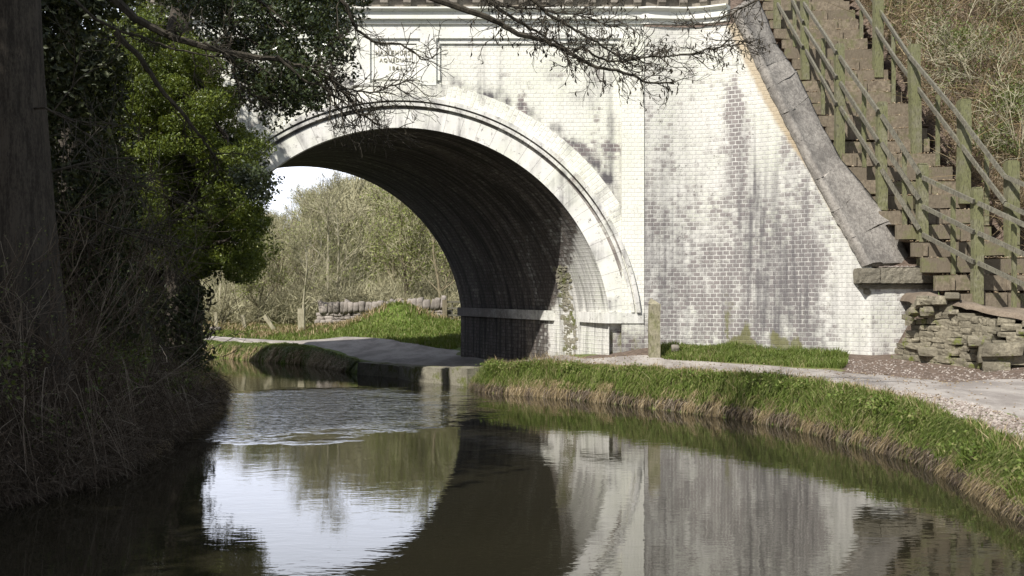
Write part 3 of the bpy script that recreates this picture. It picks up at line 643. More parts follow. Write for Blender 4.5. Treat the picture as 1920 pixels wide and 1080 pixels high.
# curved and battered wing wall
nw = 200; wl = np.r_[0, np.cumsum(np.hypot(*np.diff(wing, axis=0).T))]; us = np.linspace(0, wl[-1], 240)
wx = np.interp(us, wl, wing[:, 0]); wy = np.interp(us, wl, wing[:, 1]); wt = np.interp(us, wl, wtop)
vv = np.linspace(0, 1, nw); Z = .3+(wt[:, None]-.3)*vv[None]
VW = np.stack((np.repeat(wx[:, None], nw, 1), wy[:, None]+bat(wx)[:, None]*Z, Z), -1).reshape(-1, 3)
def masks_wing(V):
    px, py = topx(V); m = np.zeros((len(V), 4)); n = vnoise(px/70, py/70)*.6+vnoise(px/25, py/35)*.4
    w = .93-.44*sm(py, 60, 500)-.08*sm(py, 380, 560)                          # whitewash survives at the top
    w += .55*sm(px, 1500, 1590)*sm(py, 200, 350)-.25*blob(px, py, 1545, 480, 55, 110)
    w = np.where(px < 1218, np.maximum(w, .45), w)
    w -= .6*blob(px, py, 1385, 280, 20, 120)+.3*blob(px, py, 1375, 200, 14, 60)
    w += .25*blob(px, py, 1440, 330, 28, 90)+.12*(n-.5)*3
    w += .15*blob(px, py, 1330, 330, 60, 90)+.30*(vnoise(px/38, py/60, 3)-.5)+.2*(vnoise(px/9, py/70, 1)-.5)-.08
    m[:, 0] = np.clip(w, 0.02, 1)
    so = .75*blob(px, py, 1432-(py-560)*.05, 560, 34, 130)+.5*blob(px, py, 1405, 400, 22, 130)+.45*blob(px, py, 1500, 560, 50, 120)+.3*blob(px, py, 1245, 500, 40, 100)+.22*blob(px, py, 1480, 420, 50, 170)
    so = so+.30*sm(py, 120, 420)*(.4+1.1*vnoise(px/5, py/110, 2)); m[:, 1] = np.clip(so*(.55+.8*vnoise(px/6, py/80)), 0, .8)
    ed = np.interp(py, cop_lo[:, 1], cop_lo[:, 0])-px      # px inside the coping's lower edge
    m[:, 2] = np.clip(.95*np.exp(-(ed/22)**2)*sm(330-py, 0, 120)+.45*np.exp(-(ed/8)**2)*(py < 470), 0, 1)
    m[:, 3] = np.clip(blob(px, py, 1399, 622, 7, 20)+blob(px, py, 1388, 640, 13, 12)+.9*blob(px, py, 1412, 645, 9, 10)+.9*blob(px, py, 1376, 648, 8, 10)+blob(px, py, 1452, 632, 9, 15)+.9*blob(px, py, 1470, 645, 16, 14)+1*blob(px, py, 1497, 648, 8, 16)+.55*blob(px, py, 1365, 590, 14, 60)+.5*sm(py, 640, 665)*vnoise(px/20, 3), 0, 1)
    return m
ww = empty('wing_wall', (wx[-1], wy[-1], 0), 'curved brick wing wall with peeling whitewash and sloping stone coping beside the steps', 'wall')
uvw_ = np.stack((np.repeat(us[:, None], nw, 1), Z), -1).reshape(-1, 2)
mesh('brick_face', VW, gridF(len(us), nw), M['wingbrick'], ww, uv=uvw_, masks=masks_wing(VW))
# straight end pier
ex0, ex1 = wx[-1], xx(1762, 23.5); xs = np.linspace(ex0, ex1, 22); zs = np.linspace(.3, zz(530, 23.5), 30)
VE = np.array([(x, wy[-1]+BAT*z, z) for x in xs for z in zs]); px, py = topx(VE); me_ = np.zeros((len(VE), 4))
me_[:, 0] = .62+.2*blob(px, py, 1660, 590, 20, 60)-.3*sm(px, 1700, 1750)-.2*sm(py, 640, 670); me_[:, 1] = .15+.2*vnoise(px/12, py/20); me_[:, 3] = .65*sm(px, 1680, 1720)*sm(py, 545, 640)+.35*sm(py, 650, 680)
mesh('end_pier', VE, gridF(22, 30), M['wingbrick'], ww, uv=np.stack((VE[:, 0], VE[:, 2]), 1), masks=me_)
# ledge slab and the two courses under it
def rough_box(a, b, nx=14, j=.006, r=.006):
    a = np.array(a, float); b = np.array(b, float); m = MB(); n = [nx, 4, 4]; V = []; idx = {}; F = []
    def vid(i, jj, kk):
        key = (i, jj, kk)
        if key not in idx:
            t = np.array((i/n[0], jj/n[1], kk/n[2])); p = a+(b-a)*t
            for ax in range(3):
                o = [q for q in range(3) if q != ax and t[q] in (0., 1.)]
            onb = sum(q in (0., 1.) for q in t)
            if onb >= 2: p = p+(np.where(t == 0, 1, np.where(t == 1, -1, 0)))*r
            idx[key] = len(V); V.append(p+rng.normal(0, j, 3))
        return idx[key]
    for i in range(n[0]):
        for q in range(4):
            for kk in (0, 4): f = [vid(i, q, kk), vid(i+1, q, kk), vid(i+1, q+1, kk), vid(i, q+1, kk)]; F.append(f if kk else f[::-1])
            for jj in (0, 4): f = [vid(i, jj, q), vid(i+1, jj, q), vid(i+1, jj, q+1), vid(i, jj, q+1)]; F.append(f[::-1] if jj else f)
    for q in range(4):
        for r_ in range(4):
            for i in (0, n[0]): f = [vid(i, q, r_), vid(i, q+1, r_), vid(i, q+1, r_+1), vid(i, q, r_+1)]; F.append(f if i else f[::-1])
    m.add(V, np.array(F)); return m
yl = 23.53
rough_box((xx(1615, 23.3), yl-.12, zz(531, 23.3)), (xx(1655, 23.3)-.006, yl+.6, zz(502, 23.3)), 5).build('ledge_slab', M['ledge'], ww)
rough_box((xx(1655, 23.3), yl-.11, zz(531, 23.3)), (xx(1767, 23.3), yl+.6, zz(501, 23.3)), 16).build('ledge_slab', M['ledge'], ww)
rough_box((xx(1622, 23.3), yl-.0, zz(541, 23.3)), (xx(1764, 23.3), yl+.5, zz(531, 23.3)-.004), 16).build('ledge_course', M['ledge'], ww)
rough_box((xx(1630, 23.3), yl+.06, zz(552, 23.3)), (xx(1661, 23.3), yl+.5, zz(541, 23.3)-.004), 5).build('ledge_course', M['ledge'], ww)
# coping stones up the slope: front lip over the brickwork, broad weathered top
clo = [(1369, 20), (1401, 86), (1421, 128), (1440, 166), (1466, 216), (1492, 268), (1528, 338), (1560, 397), (1590, 448), (1618, 500)]
chi = [(1421, -8), (1458, 84), (1476, 110), (1494, 134), (1516, 181), (1540, 232), (1578, 300), (1622, 352), (1672, 412), (1716, 494)]
def cop_D(px, py):
    # depth on the battered face seen through this pixel
    lo, hi = 22., 27.
    for _ in range(40):
        D = (lo+hi)/2; p = P(px, py, D)
        if p[1] < np.interp(p[0], wx, wy)+bat(p[0])*p[2]: lo = D
        else: hi = D
    return lo
rngc = np.random.default_rng(3)
for i in range(len(clo)-1):
    a = P(*clo[i], cop_D(*clo[i])); b = P(*clo[i+1], cop_D(*clo[i+1]))
    f0 = (i)/(len(clo)-1); a2 = P(*chi[i], a[1]+.62); b2 = P(*chi[i+1], b[1]+.62)
    d = (b-a)/np.linalg.norm(b-a); back = (a2-a+b2-b)/2
    nT = 7; nS = 11; V = []; h = .20
    upn = np.cross(d, (0, 1, 0)); upn = -upn if upn[2] < 0 else upn; upn /= np.linalg.norm(upn)
    for q in range(nT):
        t0 = .004+(.992)*q/(nT-1); p = a+(b-a)*t0; w = (a2+(b2-a2)*t0)-p; 
        g = 1+.05*math.sin(q*1.3+i*2.1); h = .15*g; pro = [p+w*-.03+np.array((0, -.02, 0)), p+np.array((0, -.15, .0)), p+upn*(h*.5)+np.array((0, -.2, 0)), p+upn*(h*1.05)+np.array((0, -.15, 0)), p+upn*(h*1.25)+w*.05, p+upn*(h*1.15)+w*.2, p+upn*(h*.95)+w*.27, p+upn*h*.9+w*.55, p+upn*h*.5+w*.85, p+w*1.0, p+w*1.0-upn*.3]
        for r in pro: V.append(r+rngc.normal(0, .006, 3)*(1, 1, 1.5))
    F = gridF(nT, nS); m = MB(); m.add(V, F); m.add(V[:nS], np.array([list(range(nS))[::-1]])); m.add(V[-nS:], np.array([list(range(nS))]))
    m.build('coping_stone', M['coping'], ww, True)
# left wing wall, mostly behind the trees
lw = np.array([(xx(275), 26.02), (-9.4, 25.6), (-10.8, 24.6), (-12.2, 23.2)]); lw = smooth_line(lw, 8); n = len(lw)
zsl = np.linspace(.2, 1, 12); topl = np.linspace(8.2, 2.8, n); VL = np.array([(p[0], p[1], .2+(h_-.2)*v) for p, h_ in zip(lw, topl) for v in np.linspace(0, 1, 12)])
mesh('left_wing', VL, gridF(n, 12, flip=True), M['brick'], aq, uv=uvxz(VL), masks=np.tile((.6, .2, 0, .1), (len(VL), 1)).astype(float))
# ---------------------------------------------------------------- stones
def _stone_template():
    g = np.linspace(-1, 1, 4); V = []; idx = {}; F = []
    def vid(p):
        kx = tuple(np.round(p, 4))
        if kx not in idx: idx[kx] = len(V); V.append(kx)
        return idx[kx]
    for ax in range(3):
        for sg in (-1, 1):
            o = [(ax+1) % 3, (ax+2) % 3]
            for i in range(3):
                for j in range(3):
                    f = []
                    for a, b in ((i, j), (i+1, j), (i+1, j+1), (i, j+1)):
                        p = [0, 0, 0]; p[ax] = sg; p[o[0]] = g[a]; p[o[1]] = g[b]; f.append(vid(p))
                    F.append(f if sg > 0 else f[::-1])
    V = np.array(V, float); r = np.linalg.norm(V, axis=1)[:, None]
    Vs = V/r; return V*.8+Vs*.24, np.array(F)
ST_V, ST_F = _stone_template()
def stone(m, c, size, rx=(1, 0, 0), up=(0, 0, 1), j=.12, tilt=.08):
    """one irregular block: c centre, size along/deep/high"""
    x = np.array(rx, float); x /= np.linalg.norm(x); u = np.array(up, float)+rng.normal(0, tilt, 3); y = np.cross(u, x); y /= np.linalg.norm(y); u = np.cross(x, y)
    sk = rng.normal(0, j*.6, 4); V = ST_V*(1+rng.normal(0, j*.5, (1, 3)))+rng.normal(0, j*.5, ST_V.shape)*.5
    V = np.stack((V[:, 0]+V[:, 2]*sk[0]*.7, V[:, 1], V[:, 2]*(1+V[:, 0]*sk[1])+V[:, 0]*sk[2]*.6), 1)
    V = V*np.array(size)/2*1.0
    m.add(np.array(c)+V[:, :1]*x+V[:, 1:2]*y+V[:, 2:]*u, ST_F)
def dry_wall(line, base, top, ch=(.09, .15), sl=(.18, .48), depth=.3, jitter=.03, lean=.06, pro=0.):
    """courses of stones along a plan line; base/top are functions of arc length"""
    line = np.array(line, float); s = np.r_[0, np.cumsum(np.hypot(*np.diff(line, axis=0).T))]; m = MB(); z = -.05
    while z < 4:
        h = rng.uniform(*ch); p = rng.uniform(-.2, 0)
        while p < s[-1]:
            l = rng.uniform(*sl); c = p+l/2; cc = min(max(c, 0), s[-1]); b = base(cc); zc = b+z+h/2
            if zc+h*.3 < top(cc):
                x = np.interp(cc, s, line[:, 0]); y = np.interp(cc, s, line[:, 1]); t = np.array((np.interp(min(cc+.05, s[-1]), s, line[:, 0])-np.interp(max(cc-.05, 0), s, line[:, 0]), np.interp(min(cc+.05, s[-1]), s, line[:, 1])-np.interp(max(cc-.05, 0), s, line[:, 1]), 0))
                n = np.array((t[1], -t[0], 0)); n /= np.linalg.norm(n)
                hh = h*rng.uniform(.86, 1.05)
                stone(m, np.array((x, y, zc))+n*(rng.normal(0, jitter)-lean*z+pro), (l*.995, depth*rng.uniform(.9, 1.08), hh*1.01), t, tilt=.035)
            p += l
        z += h*.965
    return m
# ---------------------------------------------------------------- steps on the embankment
st = empty('embankment_steps', (8.5, 23, 2.3), 'long flight of timber-edged earth steps climbing the bank between two wooden handrails', 'steps')
D = 22.45; i = 0
while D < 35.5:
    z = float(stair_z(D)); x0, x1 = float(LX(D)), float(RX(D)); r = .42
    if z > 12.4: break
    m = MB(); zj = rng.normal(0, .012); cut = x0+(x1-x0)*rng.uniform(.25, .75); lo = z-.22
    m.bar((x0+rng.uniform(-.1, .05), D, z-.165+zj), (cut-.006, D+rng.normal(0, .012), z-.15+zj), .11, .30, j=.006)
    m.bar((cut+.006, D+rng.normal(0, .012), z-.165-zj), (x1+rng.uniform(-.08, .12), D, z-.15-zj), .11, .295, j=.006)
    m.build('riser', M['sleeper'], st)
    m = MB(); xs = np.linspace(x0-.15, x1+.2, 14); ys = np.linspace(D+.03, D+r+.03, 5); 
    V = [(x, y, z-.015+.03*(vnoise(x*6, y*6)-.5)+.05*sm(abs(x-(x0+x1)/2), .6, 1.3)+(0 if y < D+r else .0)) for x in xs for y in ys]; m.add(V, gridF(14, 5)); m.build('tread', M['tread'], st, True)
    if i % 2 or rng.random() < .5:
        for xp in (x0+(x1-x0)*rng.uniform(.5, .72),) + ((x0+.25,) if rng.random() < .4 else ()):
            m = MB(); m.box((xp, D-.105, z-.3), (xp+.09, D-.058, z-.05)); m.build('peg', M['sleeper'], st)
    D += r; i += 1
def onstair(px, py):
    return 18.865/(.85+(py-570)/2160)
def fence(name, label, posts, rails, thin, mat_p=M['wood'], mat_r=M['rail']):
    """posts (px, ytop, ybase, D, w); rails ((px,py,D),(px,py,D)); thin (px, ytop, ybase, D)"""
    o = P(posts[0][0], posts[0][2], posts[0][3]); f = empty(name, o, label, 'fence')
    for px, yt, yb, D, w in posts:
        a = P(px, yb+14, D); b = P(px, yt, D); b[0] += rng.normal(0, .015); m = MB()
        m.bar(a, b, w, w*.95, up=(0, 1, 0), j=.006); m.bar(b-(0, 0, .0)+np.array((0, 0, .002)), b+np.array((0, 0, .03)), w*.8, w*.8, up=(0, 1, 0)); m.build('post', mat_p, f)
    for a, b in rails:
        m = MB(); m.bar(P(*a), P(*b), .05, .085, j=.0015); m.build('rail', mat_r, f)
    for px, yt, yb, D in thin:
        m = MB(); m.bar(P(px, yb+8, D), P(px, yt, D), .085, .06, up=(0, 1, 0), j=.004); m.build('upright', mat_p, f)
    return f
d0, d1, d2, d3, d4, d5, d6 = 31.1, 29.1, 26.3, 24.7, 24.0, 22.4, 21.2
o_ = .13
fence('stair_handrail', 'three-rail wooden handrail with green mossy posts along the left side of the steps',
  [(1457, -110, 43, d0, .17), (1509, -70, 136, d1, .18), (1574, 85, 288, d2, .2), (1652, 194, 400, d3, .2), (1730, 309, 498, d4, .2), (1832, 354, 556, d5, .19), (1962, 440, 640, d6, .2)],
  [((1458, 7, d0-o_), (1505, 88, d1-o_)), ((1466, -40, d0-o_), (1506, 42, d1-o_)),
   ((1507, 6, d1-o_), (1568, 98, d2-o_)), ((1509, 52, d1-o_), (1568, 145, d2-o_)), ((1511, 95, d1-o_), (1568, 195, d2-o_)),
   ((1574, 106, d2-o_), (1646, 208, d3-o_)), ((1575, 155, d2-o_), (1646, 264, d3-o_)), ((1575, 201, d2-o_), (1646, 308, d3-o_)),
   ((1653, 216, d3-o_), (1724, 326, d4-o_)), ((1653, 268, d3-o_), (1724, 374, d4-o_)), ((1653, 318, d3-o_), (1724, 430, d4-o_)),
   ((1730, 333, d4-o_), (1826, 378, d5-o_)), ((1730, 387, d4-o_), (1826, 435, d5-o_)), ((1730, 440, d4-o_), (1826, 491, d5-o_)),
   ((1834, 381, d5-o_), (1960, 440, d6-o_)), ((1834, 437, d5-o_), (1960, 495, d6-o_)), ((1834, 493, d5-o_), (1960, 553, d6-o_))],
  [(1490, -30, 80, 30.2), (1543, 72, 208, 27.7), (1620, 165, 306, 25.5), (1696, 285, 436, 24.3), (1787, 368, 545, 23.2), (1901, 420, 580, 21.8)])
e1, e2, e3, e4, e5 = 29.2, 26.6, 24.9, 23.6, 22.6
fence('stair_handrail', 'two-rail wooden handrail with thick posts along the right side of the steps beside the brambles',
  [(1646, -60, 132, e1, .22), (1716, 86, 280, e2, .23), (1807, 189, 368, e3, .24), (1897, 304, 492, e4, .24), (1990, 370, 560, e5, .24)],
  [((1590, -25, 31.5), (1678, 108, e2+1.2-o_)), ((1678, 108, e2+1.2-o_), (1755, 211, e3+.9-o_)), ((1755, 211, e3+.9-o_), (1884, 380, e4-o_)),
   ((1617, -30, 31), (1705, 105, e2-o_)), ((1705, 105, e2-o_), (1789, 205, e3-o_)), ((1789, 205, e3-o_), (1884, 331, e4-o_)),
   ((1884, 331, e4-o_), (1990, 375, e5-o_)), ((1884, 382, e4-o_), (1990, 432, e5-o_))],
  [(1615, 20, 84, 30.5), (1675, 64, 200, 28), (1758, 178, 322, 26), (1850, 290, 425, 24.4), (1907, 400, 500, 23.5)])
# ---------------------------------------------------------------- dry stone retaining wall on the right
wl_ = [(xx(1692, 22.9), 22.9), (xx(1740, 22.2), 22.2), (xx(1800, 21.5), 21.5), (xx(1862, 20.7), 20.7), (xx(1925, 20.45), 20.45), (xx(2080, 19.9), 19.9), (xx(2300, 19.2), 19.2)]
ws = np.r_[0, np.cumsum(np.hypot(*np.diff(np.array(wl_), axis=0).T))]
def wtopf(s):
    x = np.interp(s, ws, [p[0] for p in wl_]); y = np.interp(s, ws, [p[1] for p in wl_]); px = 960+x*FPX/y
    return EYE-(np.interp(px, [1690, 1700, 1712, 1735, 1760, 1800, 1860, 1920, 2100], [660, 625, 598, 572, 566, 575, 590, 600, 610])-HY)*y/FPX
def wbase(s): return float(np.interp(s, ws, [.80, .84, .84, .70, .82, .85, .85]))
dw = empty('drystone_wall', (wl_[3][0], wl_[3][1], .7), 'tumbled mossy dry stone wall holding the bank at the foot of the steps', 'wall')
m = dry_wall(wl_, wbase, wtopf, (.09, .15), (.15, .42), .32, .014, .08)
for px, py, D, sx, sz in ((1868, 688, 20.3, .42, .2), (1905, 672, 20.35, .75, .24), (1880, 655, 20.3, .62, .24), (1850, 664, 20.5, .3, .3), (1835, 640, 20.6, .4, .2), (1925, 650, 20.2, .5, .16), (1745, 660, 22.0, .5, .2)):
    stone(m, P(px, py, D+.12), (sx, .5, sz), (1, -.35, 0), tilt=.04)
for q in range(14):
    px = rng.uniform(1700, 1800); stone(m, P(px, rng.uniform(556, 590)+max(0, 1725-px)*.7, 22.3-(px-1700)*.008), (rng.uniform(.12, .3), .25, rng.uniform(.08, .15)), (1, rng.uniform(-.6, .2), 0), tilt=.25)
m.build('stonework', M['dry'], dw)
m = MB(); V = []
for (x, y), s_ in zip(wl_, ws):
    t = wtopf(s_); V += [(x+.03, y+.12, -.1), (x+.06, y+.16, t-.12), (x+.1, y+.75, t-.02)]
m.add(V, gridF(len(wl_), 3)); m.build('earth_core', M['ground'], dw)
sc_n = 40; V = []
for s_ in np.linspace(.5, ws[-1], sc_n):
    x = np.interp(s_, ws, [p[0] for p in wl_]); y = np.interp(s_, ws, [p[1] for p in wl_]); t = wtopf(s_)
    for kq, (dy, dz) in enumerate(((-.12, -.02), (-.09, .07), (.2, .13), (.6, .19), (1.1, .22), (1.9, .20))): V.append((x+.0, y+dy+rng.normal(0, .015), t+dz+rng.normal(0, .012)))
m = MB(); m.add(V, gridF(sc_n, 6)); m.build('earth_capping', M['tread'], dw, True)
m = MB()
for q in range(260):
    z = rng.uniform(.7, 2.9); dp = 1.75+float(np.clip(rng.normal(0, .17), -.3, .3))+.1*math.sin(z*4); xj = CX+hs-.4625*dp if z < ZI else CX+math.sqrt(R0**2-(z-CZ)**2)-.4625*dp
    
    stone(m, (xj+.034, YN+dp, z), (rng.uniform(.1, .22), .10, rng.uniform(.06, .11)), (-.4625, 1, 0), tilt=.08)
m.build('broken_facing', M['kerb'], aq)
# bollard post on the verge, small stones, kerb of the canal narrows
m = MB(); b0 = P(1227, 664, 25.0); m.bar(b0-(0, 0, .2), P(1226, 570, 25.0), .24, .2, up=(0, 1, 0), j=.006); b1 = P(1226, 570, 25.0)
m.add([b1+(-.12, -.1, 0), b1+(.12, -.1, 0), b1+(.12, .1, 0), b1+(-.12, .1, 0), b1+(-.07, 0, .13), b1+(.03, .0, .07)], [np.array([(0, 1, 5, 4), (2, 3, 4, 5)]), np.array([(1, 2, 5), (3, 0, 4)])])
tag(m.build('marker_post', M['postwood']), 'weathered square wooden post with sloping top standing against the brick wing wall', 'post')
m = MB(); stone(m, P(1266, 655, 25.2), (.17, .16, .18)); tag(m.build('small_stone', M['corbel'], None, True), 'small dark stone in the grass just right of the wooden post', 'stone')
kerb = empty('canal_kerb', P(780, 715, 29.6), 'low stone kerb edging the towpath where the canal narrows under the arch', 'kerb')
ke = np.array([(-1.0, 27.9), (-1.55, 28.75), (-2.5, 29.75), (-3.0, 31.1), (-3.65, 32.0), (-4.35, 32.75)])
for i, ln in enumerate(zip(ke[:-1], ke[1:])):
    a, b = ln; d = b-a; l = np.hypot(*d); nst = max(1, int(l/.8))
    for q in range(nst):
        m = MB(); c = a+d*(q+.5)/nst; zt_ = (.40, .34, .32, .31, .31)[i]
        n_ = np.array((-d[1], d[0]))/l; n_ = n_ if n_[0] < 0 else -n_
        stone(m, (c[0]-n_[0]*.22, c[1]-n_[1]*.22, zt_/2-.2), (l/nst*.98, .62, zt_+.5), (d[0], d[1], 0), j=.03, tilt=.01); m.build('kerb_stone', M['kerb'], kerb)
# ---------------------------------------------------------------- beyond the arch: wall, gate, stakes
fw = [(xx(598, 50), 50), (xx(700, 49.6), 49.6), (xx(838, 49), 49)]
fs = np.r_[0, np.cumsum(np.hypot(*np.diff(np.array(fw), axis=0).T))]
fdw = empty('drystone_wall', (fw[0][0], 50, .9), 'grey dry stone field wall with upright cope stones beyond the arch', 'wall')
fb_ = lambda s: .75; ft_ = lambda s: zz(588-9*s/fs[-1], 50)
dry_wall(fw, fb_, ft_, (.12, .2), (.2, .5), .4, .02, .04).build('stonework', M['dryfar'], fdw, True)
m = MB(); s_ = .1
while s_ < fs[-1]:
    x = np.interp(s_, fs, [p[0] for p in fw]); y = np.interp(s_, fs, [p[1] for p in fw]); h_ = rng.uniform(.44, .56); w_ = rng.uniform(.16, .3)
    stone(m, (x, y, ft_(s_)+h_/2-.03), (w_, .45, h_), (1, 0, rng.uniform(-.2, .2)), tilt=.12); s_ += w_*1.02
m.build('cope_stone', M['dryfar'], fdw, True)
V = []; 
m = MB(); m.box((fw[0][0]+.1, 50.05, 0), (fw[-1][0], 50.3, ft_(0)-.1)); m.build('core', M['corbel'], fdw)
M['farbark0'] = mat_bark('gatepost_wood', (.13, .11, .075), (.22, .19, .13), .3)
gt = empty('field_gate', P(835, 610, 48.6), 'dark metal-barred field gate between the stone wall and the arch', 'gate')
m = MB(); m.bar(P(834, 616, 48.6), P(834, 562, 48.6), .2, .2, up=(0, 1, 0)); m.build('gate_post', M['farbark0'], gt)
for yy in (566, 578, 591, 603): m = MB(); m.bar(P(838, yy, 48.6), P(905, yy, 48.6), .06, .07); m.build('gate_bar', M['rail'], gt)
for xg in (848, 900): m = MB(); m.bar(P(xg, 565, 48.65), P(xg, 604, 48.65), .05, .05, up=(0, 1, 0)); m.build('gate_bar', M['rail'], gt)
for n_, (a, b, w_, lab) in enumerate((((565, 619, 47), (565, 578, 47), .26, 'thick pale stake standing left of the stone field wall'), ((406, 614, 49), (405, 586, 49), .12, 'thin upright stake leftmost beyond the arch'),
    ((459, 615, 48.5), (455, 590, 48.5), .14, 'slim grey stake upright between the leaning stake and the leftmost one'), ((514, 618, 48), (496, 592, 48), .15, 'stake leaning to the left beyond the arch'))):
    m = MB(); m.bar(P(*a), P(*b), w_, w_*.8, up=(0, 1, 0), j=.01); tag(m.build('fence_stake', M['pale_bark']), lab, 'stake')
m = MB(); stone(m, P(403, 616, 47.5), (.5, .3, .14)); tag(m.build('white_stone', M['dryfar'], None, True), 'flat pale stone lying in the grass beside the leftmost stake', 'stone')
# ---------------------------------------------------------------- plants
def leaves(name, C, size, mat, parent=None, aspect=.5, droop=.0, kind=None):
    """one folded rhombic leaf at each centre"""
    n = len(C); d = rng.normal(0, 1, (n, 3)); d[:, 2] -= droop; d /= np.linalg.norm(d, axis=1)[:, None]
    u = rng.normal(0, 1, (n, 3)); s = np.cross(d, u); s /= np.linalg.norm(s, axis=1)[:, None]; u = np.cross(s, d)
    L_ = size*rng.uniform(.6, 1.35, (n, 1)); Wd = L_*aspect
    V = np.stack((C-d*L_/2, C+s*Wd/2+u*L_*.08, C+d*L_/2, C-s*Wd/2+u*L_*.08), 1).reshape(-1, 3)
    o = mesh(name, V, np.arange(n*4).reshape(-1, 4), mat, parent); return tag(o, kind=kind)
def slivers(B, d, L_, w, bend=.15):
    """thin stems from base B in direction d"""
    n = len(B); d = d/np.linalg.norm(d, axis=1)[:, None]; s = np.cross(d, rng.normal(0, 1, (n, 3))); s /= np.linalg.norm(s, axis=1)[:, None]
    L_ = np.broadcast_to(np.asarray(L_), (n,))[:, None]; w = np.broadcast_to(np.asarray(w), (n,))[:, None]
    mid = B+d*L_*.5+rng.normal(0, 1, (n, 3))*L_*bend*.5; tip = B+d*L_+rng.normal(0, 1, (n, 3))*L_*bend
    V = np.stack((B-s*w/2, B+s*w/2, mid+s*w*.4, mid-s*w*.4, tip+s*w*.12, tip-s*w*.12), 1).reshape(-1, 3)
    i = np.arange(n)*6; F = np.concatenate((np.stack((i, i+1, i+2, i+3), 1), np.stack((i+3, i+2, i+4, i+5), 1))); return V, F
def blades(B, h, lean, w):
    n = len(B); a = rng.uniform(0, 2*math.pi, n); s = np.stack((np.cos(a), np.sin(a), 0*a), 1); h = h[:, None]; w = w[:, None] if np.ndim(w) else w
    up = np.array((0, 0, 1.)); m1 = B+up*h*.55+lean*h*.3; tip = B+up*h*.92+lean*h*.95
    V = np.stack((B-s*w/2, B+s*w/2, m1+s*w*.42, m1-s*w*.42, tip+s*w*.05, tip-s*w*.05), 1).reshape(-1, 3)
    i = np.arange(n)*6; F = np.concatenate((np.stack((i, i+1, i+2, i+3), 1), np.stack((i+3, i+2, i+4, i+5), 1))); return V, F
def scatter(poly, dens):
    p = np.array(poly); lo, hi = p.min(0), p.max(0); n = int(dens*np.prod(hi-lo)); x = rng.uniform(lo[0], hi[0], n); y = rng.uniform(lo[1], hi[1], n); k_ = inpoly(x, y, p); return x[k_], y[k_]
def grass(name, poly, dens, h, mat, clump=.5, wid=.011, lean=.35, dz=0, extra=None):
    x, y = scatter(poly, dens); nz_ = vnoise(x*2.3, y*2.3)*.6+vnoise(x*7, y*7)*.4; k_ = rng.random(len(x)) < .35+nz_*1.2*clump+(1-clump)*.6; x, y, nz_ = x[k_], y[k_], nz_[k_]
    z = H(x, y)+dz if len(x) < 4e5 else 0; hh = h*(.45+nz_*.9)*rng.uniform(.6, 1.3, len(x))
    l = rng.normal(0, lean, (len(x), 3)); l[:, 2] = 0; hh = hh*np.where(vnoise(x*1.1+40, y*1.1) > .62, 1.35, 1)*(.55+.9*vnoise(x*3.3+9, y*3.3))
    if extra is not None: hh, l = extra(x, y, hh, l)
    V, F = blades(np.stack((x, y, z-.01), 1), hh, l, np.full(len(x), wid)*rng.uniform(.7, 1.4, len(x)))
    return tag(mesh(name, V, F, mat), kind='stuff')
re = right_edge; sel = re[(re[:, 1] > 5) & (re[:, 1] < 28.3) & (re[:, 0] > -1.2)]
gfront = [(6.6, 5)]+[tuple(P(*p)[:2]) for p in ((1918, 839, 12.2), (1815, 791, 14.0), (1752, 772, 15.0), (1678, 748, 16.5), (1539, 717, 18.9), (1434, 709, 20.5), (1327, 701, 21.9), (1246, 694, 22.9), (1168, 687, 24.0), (1115, 685, 24.7), (1000, 683, 26.2), (905, 687, 27.8))]
bank_poly = [tuple(p) for p in sel]+gfront[::-1]
def lipgrow(x, y, hh, l):
    d = seg_dist(x, y, sel); return hh*(.7+.75*(1-sm(d, .1, .6))), l
grass('bank_grass', bank_poly, 2900, .115, M['grass'], .6, .013, extra=lipgrow)
